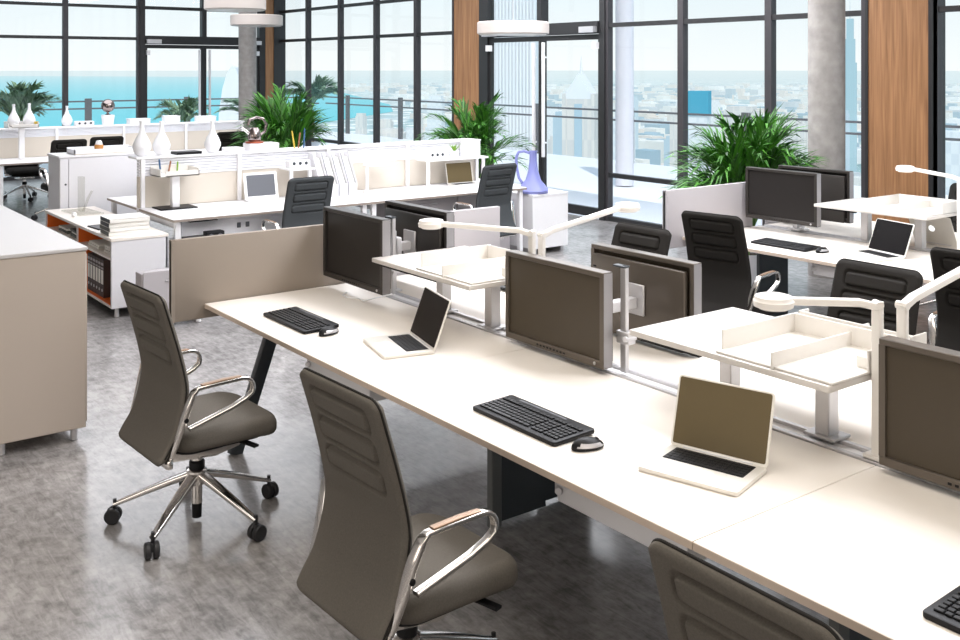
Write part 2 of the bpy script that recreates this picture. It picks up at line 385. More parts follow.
# ------------------------------------------------------------------ the city and the sea far below
ZG = -150
b = MB(); n = 96
ring = [(60000*cos(2*pi*i/n), 60000*sin(2*pi*i/n), ZG) for i in range(n)]
b.quad(*ring)
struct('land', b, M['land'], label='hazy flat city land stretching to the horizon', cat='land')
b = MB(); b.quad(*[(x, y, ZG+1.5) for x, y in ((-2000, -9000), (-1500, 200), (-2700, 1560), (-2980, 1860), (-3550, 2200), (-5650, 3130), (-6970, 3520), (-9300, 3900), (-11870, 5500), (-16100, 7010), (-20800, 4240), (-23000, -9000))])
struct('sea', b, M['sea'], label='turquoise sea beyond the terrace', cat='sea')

def tower(name, label, x, y, w, d, z1, m, group=None, rz=.3):
    t = MB()
    t.box(-w/2, w/2, -d/2, d/2, ZG, z1-3); t.box(-w*.42, w*.42, -d*.42, d*.42, z1-3, z1)
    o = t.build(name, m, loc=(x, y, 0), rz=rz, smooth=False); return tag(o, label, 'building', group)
# cathedral-topped tower with a spire
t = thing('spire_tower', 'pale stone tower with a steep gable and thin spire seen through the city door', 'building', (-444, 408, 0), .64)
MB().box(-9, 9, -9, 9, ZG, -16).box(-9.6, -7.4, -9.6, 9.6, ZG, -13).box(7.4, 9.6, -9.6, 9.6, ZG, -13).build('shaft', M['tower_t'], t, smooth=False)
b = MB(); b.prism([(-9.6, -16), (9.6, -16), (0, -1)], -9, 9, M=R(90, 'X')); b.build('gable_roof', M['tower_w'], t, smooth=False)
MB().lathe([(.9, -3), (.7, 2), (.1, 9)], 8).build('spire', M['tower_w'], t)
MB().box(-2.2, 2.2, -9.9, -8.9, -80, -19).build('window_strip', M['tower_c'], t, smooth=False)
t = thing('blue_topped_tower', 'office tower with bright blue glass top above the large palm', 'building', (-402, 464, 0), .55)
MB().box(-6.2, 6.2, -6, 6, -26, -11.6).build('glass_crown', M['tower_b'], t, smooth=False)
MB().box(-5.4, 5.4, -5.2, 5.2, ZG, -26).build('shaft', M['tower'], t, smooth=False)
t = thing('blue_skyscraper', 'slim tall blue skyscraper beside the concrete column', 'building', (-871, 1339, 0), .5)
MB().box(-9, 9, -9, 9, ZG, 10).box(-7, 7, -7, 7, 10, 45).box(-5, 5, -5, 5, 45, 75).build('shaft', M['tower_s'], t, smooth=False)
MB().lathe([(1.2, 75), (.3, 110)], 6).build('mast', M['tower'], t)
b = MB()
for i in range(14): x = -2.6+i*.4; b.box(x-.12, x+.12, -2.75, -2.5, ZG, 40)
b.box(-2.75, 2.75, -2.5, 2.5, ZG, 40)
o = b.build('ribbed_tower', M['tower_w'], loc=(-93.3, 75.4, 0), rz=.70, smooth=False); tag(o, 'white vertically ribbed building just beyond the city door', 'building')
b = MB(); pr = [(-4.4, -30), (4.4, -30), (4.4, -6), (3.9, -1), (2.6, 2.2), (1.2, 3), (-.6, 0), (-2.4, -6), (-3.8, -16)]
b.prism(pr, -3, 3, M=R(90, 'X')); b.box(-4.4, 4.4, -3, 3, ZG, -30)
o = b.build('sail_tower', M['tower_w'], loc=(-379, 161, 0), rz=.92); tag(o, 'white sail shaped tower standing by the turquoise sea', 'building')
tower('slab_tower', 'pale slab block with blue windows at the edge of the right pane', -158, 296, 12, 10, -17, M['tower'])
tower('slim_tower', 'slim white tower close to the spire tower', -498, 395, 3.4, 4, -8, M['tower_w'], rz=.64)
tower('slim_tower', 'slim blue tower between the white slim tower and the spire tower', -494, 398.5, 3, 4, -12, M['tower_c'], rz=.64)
TP = [(-444, 408), (-402, 464), (-871, 1339), (-379, 161), (-158, 296), (-496, 397)]; k = 0
while k < 34:
    D = random.uniform(520, 1500); u = random.uniform(-.13, .46); y = random.uniform(106, 140)
    if D > 1000: y = random.uniform(95, 120)
    xc = u*D; X = .6*xc-.8*D; Y = .8*xc+.6*D; z1 = 2-(y-68)*D/1012
    if z1 < ZG+14: continue
    if any((X-q[0])**2+(Y-q[1])**2 < 60**2 for q in TP): continue
    TP.append((X, Y)); w = random.uniform(8, 22)
    tower('office_tower', 'pale office tower in the hazy city below the terrace', X, Y, w, w*.8, z1, M[random.choice(['tower', 'tower_t', 'tower', 'tower_t', 'tower_c'])], 'office towers in the hazy city', random.uniform(.2, .9)); k += 1

TW = [o.location for o in C.objects if o.name.split('.')[0].endswith(('tower', 'skyscraper'))]
b = MB()
for i in range(4200):
    D = 700*exp(random.random()*2.45); u = random.uniform(-.22, .55)
    xc = u*D; X = .6*xc-.8*D; Y = .8*xc+.6*D
    if u < -.05 and D > 1500 and D < 6500 and u < -.05-(D-1500)*.00001: continue
    if any((X-q.x)**2+(Y-q.y)**2 < 75**2 for q in TW): continue
    w = random.uniform(5, 17)*(1+D/4500); h = random.uniform(4, 20)*(1+D/9000)
    if D < 1800 and random.random() < .25: h *= 2.4
    b.box(X-w, X+w, Y-w*.7, Y+w*.7, ZG, ZG+h)
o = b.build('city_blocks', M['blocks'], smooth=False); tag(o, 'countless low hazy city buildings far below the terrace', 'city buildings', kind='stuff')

# ------------------------------------------------------------------ office chair
def back_y(z):
    pts = [(.36, -.262), (.41, -.235), (.49, -.186), (.64, -.150), (.722, -.157), (.877, -.196), (1.03, -.243), (1.09, -.260)]
    for (a, ya), (c, yc) in zip(pts, pts[1:]):
        if z <= c:
            i = pts.index((a, ya)); p0 = pts[max(i-1, 0)]; p3 = pts[min(i+2, len(pts)-1)]; t = (z-a)/(c-a)
            m1 = (yc-p0[1])/(c-p0[0])*(c-a); m2 = (p3[1]-ya)/(p3[0]-a)*(c-a)
            return (2*t**3-3*t*t+1)*ya+(t**3-2*t*t+t)*m1+(-2*t**3+3*t*t)*yc+(t**3-t*t)*m2
    return pts[-1][1]
def chair_back():
    b = bmesh.new(); nu, nv = 84, 150; zb0, zt0 = .365, 1.062
    def wz(z): return   .224 + .012*max(0, min(1, (.95-z)/.55))
    sides = []
    for sgn in (-1, 1):
        G = []
        for i in range(nu+1):
            s_ = -1+2*i/nu; u = sin(s_*pi/2)*.35+s_*.65; row = []
            for j in range(nv+1):
                t = j/nv; t = t*.7+.3*(.5-.5*cos(pi*t))
                x0 = u*wz(.7); r = .042
                ax = abs(x0)-(wz(.7)-r); dz = 0 if ax <= 0 else r-sqrt(max(0, r*r-ax*ax))
                z = zb0+dz*.6+(zt0-dz-zb0-dz*.6)*t
                x = u*wz(z)
                ed = min(1-abs(u), 1)*wz(z); ez = min(z-(zb0+dz*.6), (zt0-dz)-z); e = max(0, min(ed, ez))
                th = .019*sqrt(max(0, 1-max(0, 1-e/.022)**2))
                # sunken stitched pads in the upper back
                for zc in (.982, .886, .790):
                    qx, qz = abs(x)-.158+.02, abs(z-zc)-.034+.02
                    sd = sqrt(max(qx, 0)**2+max(qz, 0)**2)+min(max(qx, qz), 0)-.02
                    th += -.014*exp(-(sd/.0056)**2) + (.006*min(1, -sd/.012) if sd < 0 else 0)
                row.append(b.verts.new((x, back_y(z)+sgn*th, z)))
            G.append(row)
        sides.append(G)
        for i in range(nu):
            for j in range(nv): b.faces.new((G[i][j], G[i+1][j], G[i+1][j+1], G[i][j+1]))
    bmesh.ops.remove_doubles(b, verts=b.verts, dist=.0002)
    bmesh.ops.recalc_face_normals(b, faces=b.faces)
    m = MB(); m._merge(b); return m
def make_chair(label, loc, rz):
    t = thing('office_chair', label, 'chair', loc, rz)
    chair_back().build('backrest', M['fabric'], t, sharp=80)
    # thin dark seam round the back
    pts = []
    for x, z in rrect(.444, .697, .042, 8):
        pts.append((x, z))
    full = []
    for (xa, za), (xb, zb) in zip(pts, pts[1:]+pts[:1]):
        m_ = max(1, int(abs(zb-za)/.03))
        for q in range(m_): full.append((xa+(xb-xa)*q/m_, za+(zb-za)*q/m_+.7135))
    pts = [(x*(1+.054*max(0, min(1, (.95-zz)/.55))), back_y(zz), zz) for x, zz in full]
    MB().tube(pts, .0045, 6, closed=True, up=(0, 1, 0)).build('edge_piping', M['fabric_black'], t, sharp=80)
    # seat
    o = rrect(.488, .495, .10, 6)
    b = MB(); b.prism([(x, y+.055) for x, y in o], .392, .484, .036, 5)
    for v in b.bm.verts:
        f = max(0, (v.co.y-.12)/.16); v.co.z -= .022*f*f
        v.co.z += .008*cos(min(1, abs(v.co.x)/.24)*pi/2+pi/2) + .004
    seat = b.build('seat', M['fabric'], t, sharp=70)
    b = MB(); b.prism([(x*.86, y*.86+.04) for x, y in o], .375, .398, .008, 2); b.build('seat_pan', M['black'], t)
    b = MB(); b.prism([(-.09, -.20), (.09, -.20), (.15, .02), (.10, .16), (-.10, .16), (-.15, .02)], .318, .376, .014, 2)
    b.box(-.235, .235, -.235, -.205, .345, .385, .01)
    b.build('tilt_mechanism', M['chrome'], t)
    MB().bar([(.06, .10, .365), (.20, .13, .372), (.27, .15, .368)], .03, .010).build('lever', M['black'], t)
    # armrest loops
    for s in (-1, 1):
        X = s*.268
        path = [(s*.19, -.212, .372), (s*.222, -.208, .42), (s*.236, -.180, .50), (s*.250, -.155, .59), (X, -.135, .655), (X, -.118, .670), (X, -.06, .673), (X, .07, .676)]
        path += arc((X, .088, .628), .047, 90, -25, 5)
        path += [(X, .10, .586), (X, .04, .562), (X, -.06, .535), (X, -.155, .510)]
        MB().bar(path, .016, .030, .005, up=(s, 0, 0), scale=[1.5, 1.5, 1.5, 1.4, 1.2]+[1]*13).build('armrest', M['chrome'], t, sharp=50)
        MB().bar([(X, -.10, .681), (X, .0, .6855), (X, .075, .684)], .026, .007, .003, up=(0, 0, 1)).build('arm_pad', M['armpad'], t)
        MB().cyl((s*.242, -.165, .545), (s*.268, -.165, .545), .010, 12).build('pivot_bolt', M['black'], t)
    # column and star base
    MB().lathe([(.022, .16), (.026, .165), (.026, .34)], 20).lathe([(.020, .075), (.024, .08), (.024, .18)], 20).build('gas_column', M['chrome'], t)
    MB().lathe([(.012, .012), (.021, .016), (.022, .09)], 20).build('column_tip', M['black'], t)
    MB().lathe([(.034, .228), (.034, .262), (.026, .27)], 20).build('column_collar', M['black'], t)
    st = MB().lathe([(.040, .165), (.046, .175), (.044, .225), (.030, .232)], 24).build('base_hub', M['chrome'], t)
    for k in range(5):
        a = radians(90.5+72*k); c, s_ = cos(a), sin(a)
        path = [(r*c, r*s_, z) for r, z in ((.03, .205), (.12, .174), (.22, .136), (.31, .100), (.358, .082))]
        leg = MB().bar(path, .050, .030, .010, scale=[1, .92, .78, .62, .55]).build('base_leg', M['chrome'], t, sharp=50)
        cc = MB(); Mx = T(.362*c, .362*s_, .034) @ Matrix.Rotation(a+.7*(k-2), 4, 'Z')
        for q in (-1, 1):
            cc.lathe([(.006, -.011), (.029, -.012), (.034, -.007), (.034, .007), (.029, .012), (.006, .011)], 20, M=Mx @ T(0, q*.0165, 0) @ R(90, 'X'))
        cc.box(-.02, .02, -.007, .007, -.004, .030, .004, 1, M=Mx); cc.cyl((.355*c, .355*s_, .05), (.355*c, .355*s_, .105), .008, 10)
        cc.build('caster', M['tyre'], leg)
    return t
chair0 = make_chair('dark grey fabric chair with polished star base, beside the pale storage cabinet', (-4.335, 1.685, 0), radians(3))
def recolor(root, key):
    for o in root.children:
        if o.name.split('.')[0] in ('backrest', 'seat'):
            o.material_slots[0].link = 'OBJECT'; o.material_slots[0].material = M[key]
def chair(label, x, y, rz, key=None, group=None):
    c = dup(chair0, label, (x, y, 0), radians(rz), group)
    if key: recolor(c, key)
    return c
chair('dark grey fabric chair in front of the open laptop with olive screen', -2.675, 1.72, 2)
chair('dark grey chair at the bottom edge, only its upper back showing', -1.20, 1.742, -1)
chair('black chair across the front desk row, behind the twin monitors, turned toward us', -4.215, 4.12, 180, 'fabric_black')
chair('black chair across the front desk row, behind the desk lamp arm, turned toward us', -2.715, 4.16, 180, 'fabric_black')
chair('large black chair with its back to us at the second row keyboard', -4.355, 5.34, 9, 'fabric_black')
chair('black chair at the picture edge drawn up to the second desk row', -2.625, 5.34, 3, 'fabric_black')
chair('black chair beyond the second desk row near the oak panel', -4.08, 7.78, 180, 'fabric_black')
chair('slate chair in front of the white framed tablet', -8.07, 4.05, 92, 'fabric_far')
chair('slate chair in front of the small brown screened laptop', -8.0, 6.04, 95, 'fabric_far')
chair('black chair at the far desk row, beside its twin, above the white storage cabinet', -14.04, 3.64, 90, 'fabric_black')
chair('black chair at the far desk row, next to the globe ornament', -14.36, 4.22, 90, 'fabric_black')
chair('black chair at the far desk row, under the chrome kettle', -14.34, 6.0, 90, 'fabric_black')
chair('black chair tucked under the far desk with casters showing', -16.50, 3.70, -90, 'fabric_black')

# ------------------------------------------------------------------ desks
def make_desk(label, loc, rz, end='panel', L_=1.70, group=None):
    t = thing('desk', label, 'desk', loc, rz, group)
    MB().box(.001, L_-.001, 0, .86, .715, .74, .002, 1).build('tabletop', M['desk'], t)
    MB().box(.001, L_-.001, -.002, .0008, .7165, .7385).build('edge_band', M['desk_edge'], t)
    b = MB().box(L_-.60, L_-.06, .045, .42, .632, .702, .003, 1)
    d = b.build('drawer', M['offwhite'], t)
    MB().box(L_-.61, L_-.05, .05, .42, .702, .716).build('drawer_runner', M['black'], t)
    MB().cyl((L_-.605, .06, .672), (L_-.575, .03, .672), .011, 12).box(L_-.615, L_-.595, .05, .09, .65, .69).build('drawer_catch', M['alu'], d)
    MB().box(.05, L_-.05, .62, .70, .655, .715).build('beam', M['offwhite'], t)
    if end == 'slant':
        MB().bar([(.26, .31, .715), (.255, .06, .0)], .075, .04, .008, up=(1, 0, 0)).build('leg', M['legdark'], t)
        MB().box(.24, .27, .56, .912, .02, .695, .003, 1).build('leg_panel', M['legdark'], t)
    else:
        MB().box(.003, .043, .60, .655, 0, .715, .004, 1).build('leg', M['legpost'], t)
        MB().box(.010, .034, .655, .912, .02, .695).build('leg_panel', M['legdark'], t)
    return t
R1, R2, DX, DY = 2.07, 5.75, .07, 3.68
dA = make_desk('white desk at the end of the front row beside the grey end screen', (-5.214, R1, 0), 0, 'slant')
dB = make_desk('white front row desk carrying the open olive screened laptop', (-3.515, R1, 0), 0)
dup(dB, 'white front row desk at the bottom corner, cut by the picture edge', (-1.815, R1, 0))
dup(dB, 'white desk across the front row, behind the single monitor with the pale laptop', (-3.515, 3.90, 0), pi)
dup(dB, 'white desk across the front row, behind the middle monitor pair', (-1.815, 3.90, 0), pi)
dup(dB, 'white desk across the front row, behind the large monitor at the picture edge', (-.115, 3.90, 0), pi)
dup(dA, 'white second row desk with keyboard and black screened laptop', (-5.214+DX, R2, 0))
dup(dB, 'white second row desk at the picture edge, next to the keyboard desk', (-3.515+DX, R2, 0))
dup(dB, 'white desk across the second row, behind its monitor pair', (-3.515+DX, 7.58, 0), pi)
dup(dB, 'white desk across the second row carrying the laptop with lit round emblem', (-1.815+DX, 7.58, 0), pi)
# aluminium rail between the desk pairs
def rail(label, x0, x1, y):
    t = thing('tool_rail', label, 'rail', (x0, y, .70)); L_ = x1-x0
    MB().box(0, L_, -.052, -.030, 0, .046, .002, 1).build('front_lip', M['alu'], t)
    MB().box(0, L_, .030, .052, 0, .046, .002, 1).build('rear_lip', M['alu'], t)
    MB().box(0, L_, -.030, .030, 0, .034).build('channel', M['white'], t)
rail('aluminium tool rail running between the front row desks', -5.2, -.12, 2.985)
rail('aluminium tool rail running between the second row desks', -5.13, -.05, 6.665)
# end screens
def end_screen(label, x, y0, y1, m):
    t = thing('desk_screen', label, 'screen panel', (x, y0, .0)); L_ = y1-y0
    MB().box(-.016, .016, 0, L_, .66, 1.095, .006, 2).build('panel', m, t)
    MB().box(-.018, .018, .0, .02, .66, 1.095).build('edge_strip', m, t)
    for y in (.28, L_-.2): MB().box(.012, .05, y-.03, y+.03, .685, .713).build('bracket', M['alu'], t)
end_screen('brown grey felt end screen on the front desk row', -5.235, 1.89, 2.93, M['screenpanel'])
end_screen('pale grey end screen behind the white lamp arm', -5.235, 3.06, 4.08, M['screenlight'])
end_screen('pale grey end screen of the second desk row, below the large palm', -5.165, 5.575, 6.58, M['screenlight'])
end_screen('pale grey end screen half hidden behind the second row monitors', -5.165, 6.74, 7.76, M['screenlight'])

# ------------------------------------------------------------------ monitors (local: front face at y=0, centre x, bottom z=0)
def make_monitor(label, loc, rz, reach=.05, scr='screen', rise=.0, W=.645, H=.395, shell='monitor', mx=0):
    t = thing('monitor', label, 'monitor', loc, rz); w = W/2
    b = MB(); fr = .022; bt = .030
    b.box(-w, w, 0, .055, 0, bt, .003, 1); b.box(-w, w, 0, .055, H-fr, H, .003, 1)
    b.box(-w, -w+fr, .0005, .055, bt-.002, H-fr+.002); b.box(w-fr, w, .0005, .055, bt-.002, H-fr+.002)
    b.build('bezel', M[shell], t)
    MB().box(-w+fr-.002, w-fr+.002, .010, .030, bt-.002, H-fr+.002).build('display', M[scr], t)
    MB().box(-w-.001, -w+.004, .004, .052, .004, H-.004).build('side_trim', M['monside'], t)
    MB().box(w-.004, w+.001, .004, .052, .004, H-.004).build('side_trim', M['monside'], t)
    k = MB()
    for i in range(9): k.box(-.10+i*.022, -.088+i*.022, -.002, .004, .010, .018, .001, 1)
    k.build('buttons', M['black'], t)
    MB().cyl((w-.05, -.003, .017), (w-.05, .004, .017), .007, 12).build('power_button', M['alu'], t)
    bk = MB().box(-w+.034, w-.034, .05, .078, .0, H-.038, .008, 2).build('back_cover', M[shell], t)
    v = MB()
    for i in range(16): v.box(w-.062, w-.042, .077, .0795, .04+i*.017, .048+i*.017)
    v.build('vents', M['black'], bk)
    MB().box(mx-.06, mx+.06, .078, .092, .12, .26, .004, 1).build('mount_plate', M['alu'], t)
    y1 = .10+reach
    a = MB(); a.box(mx-.022, mx+.022, .090, y1, .15, .20, .005, 1); a.box(mx-.03, mx+.03, y1-.03, y1, .11, .23, .006, 1)
    a.build('arm', M['offwhite'], t)
    MB().box(mx-.022, mx+.022, y1, y1+.035, -.07-rise, .27, .004, 1).build('pole', M['alu'], t)
    MB().box(mx-.05, mx+.05, y1-.02, y1+.05, -.07-rise, -.055-rise, .003, 1).build('base_foot', M['white'], t)
    return t
m1 = make_monitor('dark monitor at the far end of the front row beside the felt screen', (-4.865, 2.765, .81), 0, .085, 'screen_dark', .005, shell='monitor_dark')
m2 = make_monitor('brown grey monitor facing us in the middle of the front row', (-3.33, 2.885, .765), 0, -.005, 'screen', -.040)
m3 = dup(m2, 'brown grey monitor cut off at the picture edge behind the lamp post', (-1.455, 2.885, .765))
m1b = dup(m1, 'monitor seen from behind, back to back with the felt screen monitor', (-4.885, 3.245, .81), pi)
m2b = make_monitor('monitor seen from behind with its wall mount plate showing, middle of the front row', (-3.27, 3.42, .757), pi, .295, 'screen', -.045)
m1c = dup(m1, 'dark monitor facing us on the second desk row before the large palm', (-4.78, 6.43, .83))
m1d = dup(m1, 'monitor seen from behind at the foot of the concrete column', (-4.78, 6.90, .82), pi)
# vertical silver posts of the rail beside the middle and end monitors
def holder(label, x, y, z0, z1):
    t = thing('monitor_post', label, 'post', (x, y, z0))
    MB().box(-.016, .016, -.010, .010, 0, z1-z0, .002, 1).build('upright', M['alu'], t)
    MB().box(-.048, .018, -.022, .012, z1-z0-.008, z1-z0, .002, 1).build('top_bracket', M['legdark'], t)
    MB().box(-.03, .04, -.02, .025, .12, .17, .003, 1).build('clamp', M['alu'], t)
    MB().cyl((.03, -.03, .145), (.03, .03, .145), .012, 12).build('knob', M['offwhite'], t)
holder('silver post with clamp at the edge of the middle monitor', -2.985, 2.985, .745, 1.185)
holder('silver post with clamp at the edge of the felt screen monitor', -4.788, 2.985, .745, 1.175)

# ------------------------------------------------------------------ raised shelves with trays
def make_shelf(label, loc, rz=0):
    t = thing('raised_shelf', label, 'shelf', loc, rz)
    MB().box(0, .86, 0, .60, .978, 1.0, .003, 2).build('shelf_top', M['shelf'], t)
    MB().box(.05, .33, .012, .03, .966, .979).build('edge_rail', M['black'], t)
    for x in (.24, .655): 
        MB().box(x-.028, x+.028, .26, .32, .735, .978, .004, 1).build('post', M['alu'], t)
        MB().box(x-.06, x+.06,   .24, .34, .728, .738, .002, 1).build('post_foot', M['alu'], t)
    return t
def make_tray(label, loc, rz=0, dep=.44):
    """letter tray unit of thin white acrylic: low walls, a divider and a stepped rear wall"""
    t = thing('letter_tray', label, 'desk tray', loc, rz)
    MB().box(0, .46, 0, dep, 0, .008, .002, 1).build('tray_floor', M['acrylic'], t)
    MB().box(0, .008, min(.03, dep*.2), dep+.02, 0, .075, .002, 1).build('side_wall', M['acrylic'], t)
    MB().box(.0, .46, dep-.005, dep+.003, 0, .075, .002, 1).build('rear_wall', M['acrylic'], t)
    MB().box(.235, .243, -.01, dep, 0, .055, .002, 1).build('divider', M['acrylic'], t)
    MB().box(.452, .46, dep*.45, dep, 0, .075, .002, 1).build('side_wall', M['acrylic'], t)
    MB().box(.40, .44, dep*.5, dep*.5+.005, .008, .045, .002, 1).build('label_tab', M['paper'], t)
    return t
s1 = make_shelf('white raised shelf carrying a letter tray, beside the felt screen monitor', (-4.553, 2.71, .012))
s2 = dup(s1, 'white raised shelf behind the olive screened laptop, beside the lamp post', (-2.712, 2.735, .016))
s3 = dup(s1, 'white raised shelf on the second desk row in front of the oak panel', (-4.44, 6.37, .012))
t1 = make_tray('white letter tray on the raised shelf beside the felt screen monitor', (-4.165, 2.73, 1.0125))
t2 = dup(t1, 'white letter tray on the raised shelf behind the olive screened laptop', (-2.31, 2.75, 1.0165))
t3 = dup(t1, 'white letter tray on the second row raised shelf by the oak panel', (-4.05, 6.39, 1.0125))
t4 = make_tray('narrow white letter tray standing behind the larger tray, turned the other way', (-1.86, 3.335, 1.0165), pi, .10)
def lamp(label, loc, head, topz=1.25):
    """LED desk lamp: clamp foot, square post, flat arm, round head"""
    t = thing('desk_lamp', label, 'lamp', loc); hx, hy, hz = head; h = topz-.74
    MB().box(-.04, .04, -.024, .024, 0, .014, .003, 1).build('base', M['lamp'], t)
    MB().bar([(0, 0, .01), (0, 0, h*.5), (0, 0, h-.05), (.0, 0, h-.01)], .034, .024, .006, up=(0, 1, 0)).build('post', M['lamp'], t)
    d = Vector((hx, hy, 0)).normalized()
    MB().bar([(-d.x*.012, -d.y*.012, h-.03), (d.x*.06, d.y*.06, h-.012+.06*(hz-h)/max(.1, Vector((hx, hy, 0)).length)), (hx-d.x*.05, hy-d.y*.05, hz)], .030, .024, .005, up=(0, 0, 1)).build('arm', M['lamp'], t)
    MB().cyl((-d.y*.02, d.x*.02, h-.02), (d.y*.02, -d.x*.02, h-.02), .013, 14).build('joint', M['lamp'], t)
    hd = MB().lathe([(.050, -.020), (.062, -.016), (.064, .002), (.060, .006), (.058, .016), (.044, .020)], 32, M=T(hx, hy, hz)).build('lamp_head', M['lamp'], t)
    MB().lathe([(.046, -.024), (.050, -.019)], 28, M=T(hx, hy, hz)).build('diffuser', M['acrylic'], hd)
    return t
lamp('white desk lamp reaching over the letter tray, head beside the monitor seen from behind', (-3.60, 3.0, .747), (-.46, -.25, .501))
lamp('white desk lamp angled up toward the city door, behind the middle monitor', (-3.60, 3.06, .747), (.0, .56, .56), 1.235)
lamp('white desk lamp with tall post beside the monitor at the picture edge', (-1.83, 2.965, .747), (-.19, -.28, .51), 1.255)
lamp('white desk lamp angled upward, behind the monitor at the picture edge', (-1.80, 3.06, .747), (.01, .62, .59), 1.245)
lamp('white desk lamp with round head before the oak panel', (-3.50, 6.65, .747), (-.38, -.02, .55), 1.27)

# ------------------------------------------------------------------ keyboards, mice, laptops
def make_keyboard(label, loc, rz=0):
    t = thing('keyboard', label, 'keyboard', loc, rz)
    b = MB(); b.prism([(x, y) for x, y in rrect(.462, .19, .012, 4)], 0, .016, .004, 2, M=T(0, 0, .002) @ R(2.2, 'X')); b.build('keyboard_base', M['black'], t)
    kb = MB(); rows = [(-.064, 13), (-.044, 14), (-.024, 14), (-.004, 14), (.016, 14), (.044, 15)]
    for y, n_ in rows:
        x0 = -.215; w = .285/n_
        if y == -.064:
            ws = [.026, .02, .024, .11, .024, .02, .026, .03]; x = x0
            for q in ws: kb.box(x+.001, x+q-.001, y-.008, y+.008, .014, .023, .002, 1, M=R(2.2, 'X')); x += q
        else:
            for i in range(n_): kb.box(x0+i*w+.001, x0+(i+1)*w-.001, y-.008, y+.008, .014, .023, .002, 1, M=R(2.2, 'X'))
        for i in range(3): kb.box(.080+i*.019, .097+i*.019, y-.008, y+.008, .014, .023, .002, 1, M=R(2.2, 'X'))
        for i in range(4): kb.box(.145+i*.018, .161+i*.018, y-.008, y+.008, .014, .023, .002, 1, M=R(2.2, 'X'))
    kb.build('keys', M['key'], t)
    MB().box(-.16, .10, .072, .082, .0165, .019, .001, 1, M=R(2.2, 'X')).build('media_strip', M['screen_grey'], t)
    return t
k1 = make_keyboard('black keyboard on the end desk beside the felt screen', (-4.55, 2.298, .741), 0)
k2 = dup(k1, 'black keyboard near the olive screened laptop', (-2.77, 2.307, .741), 0)
k3 = dup(k1, 'black keyboard in the bottom corner, cut by the picture edge', (-1.02, 2.297, .741))
k4 = dup(k1, 'black keyboard on the second desk row under the monitor', (-4.43, 6.02, .741))
dup(k1, 'black keyboard on the desk across the front row, glimpsed under the raised shelf', (-4.32, 3.62, .741), pi)
o = MB().tube([(0, 0, .004), (.05, -.05, .004), (.12, -.06, .004), (.17, -.02, .004), (.24, -.03, .004), (.28, .03, .02), (.29, .12, .03)], .004, 6).build('cable', M['white'], loc=(-4.98, 2.80, .741)); tag(o, 'white cable curled on the end desk under the dark monitor', 'cable')
def make_mouse(label, loc, rz=0):
    t = thing('mouse', label, 'mouse', loc, rz)
    b = bmesh.new(); bmesh.ops.create_uvsphere(b, u_segments=24, v_segments=14, radius=1)
    for v in b.verts:
        v.co = Vector((v.co.x*.034*(1+.12*v.co.y), v.co.y*.060, max(v.co.z, -.12)*.030*(1-.18*v.co.y)+.006))
    MB()._merge(b).build('mouse_body', M['black'], t, sharp=60)
    for sgn in (-1, 1):
        g = bmesh.new(); bmesh.ops.create_uvsphere(g, u_segments=32, v_segments=20, radius=1.02)
        bmesh.ops.delete(g, geom=[v for v in g.verts if not (v.co.x*sgn > .52 and .02 < v.co.z < .72)], context='VERTS')
        for v in g.verts: v.co = Vector((v.co.x*.034*(1+.12*v.co.y), v.co.y*.060, max(v.co.z, -.12)*.030*(1-.18*v.co.y)+.006))
        MB()._merge(g).build('side_grip', M['alu'], t, sharp=60)
    MB().cyl((-.004, .034, .024), (.004, .034, .024), .008, 12).build('wheel', M['tyre'], t)
    return t
ms = make_mouse('black mouse with silver back beside the end desk keyboard', (-4.262, 2.30, .741), radians(20))
dup(ms, 'black mouse with silver back between keyboard and olive screened laptop', (-2.468, 2.296, .741), radians(-12))
dup(ms, 'black mouse beside the second row keyboard', (-4.13, 6.02, .741), 0)
def make_laptop(label, loc, rz, scr, tilt=20, emblem=False):
    t = thing('laptop', label, 'laptop', loc, rz)
    MB().prism(rrect(.332, .238, .014, 4), 0, .015, .004, 2).build('laptop_base', M['laptop'], t)
    MB().prism([(x, y+.045) for x, y in rrect(.272, .105, .004, 2)], .0146, .0156).build('keyboard_well', M['black'], t)
    kb = MB()
    for r in range(5):
        for i in range(13):
            if r == 0 and 3 < i < 9: continue
            kb.box(-.132+i*.0203, -.1142+i*.0203, -.003+r*.0197, .0135+r*.0197, .0152, .0175, .001, 1)
        if r == 0: kb.box(-.05, .05, -.003, .0135, .0152, .0175, .001, 1)
    kb.build('keys', M['key'], t)
    MB().prism([(x, y-.062) for x, y in rrect(.105, .07, .004, 2)], .0147, .0154).build('trackpad', M['offwhite'], t)
    Ml = T(0, .112, .012) @ R(-tilt, 'X')
    lid = MB(); lid.prism([(x, y+.115) for x, y in rrect(.332, .228, .012, 4)], -.004, .003, .0015, 1, M=Ml @ R(90, 'X')); ld = lid.build('lid', M['laptop'], t)
    MB().prism([(x, y+.117) for x, y in rrect(.318, .212, .006, 3)], .0024, .0040, M=Ml @ R(90, 'X')).build('display', M[scr], ld)
    MB().cyl((-.12, .114, .014), (.12, .114, .014), .006, 10).build('hinge', M['alu'], t)
    if emblem:
        MB().prism([(.022*cos(a*.2618), .022*sin(a*.2618)+.125) for a in range(24)], -.0052, -.0038, M=Ml @ R(90, 'X')).build('emblem', M['glow'], ld)
    return t
m = bpy.data.materials.new('lit_emblem'); m.use_nodes = True
pp = m.node_tree.nodes['Principled BSDF']; pp.inputs['Base Color'].default_value = (1, 1, 1, 1); pp.inputs['Emission Color'].default_value = (1, 1, 1, 1); pp.inputs['Emission Strength'].default_value = 1.5
M['glow'] = m
make_laptop('silver laptop with black screen on the end desk', (-3.875, 2.445, .7405), radians(-14), 'screen_black', 20)
make_laptop('silver laptop with olive brown screen in the middle of the front desk', (-2.112, 2.452, .7405), radians(15.5), 'screen_olive', 17)
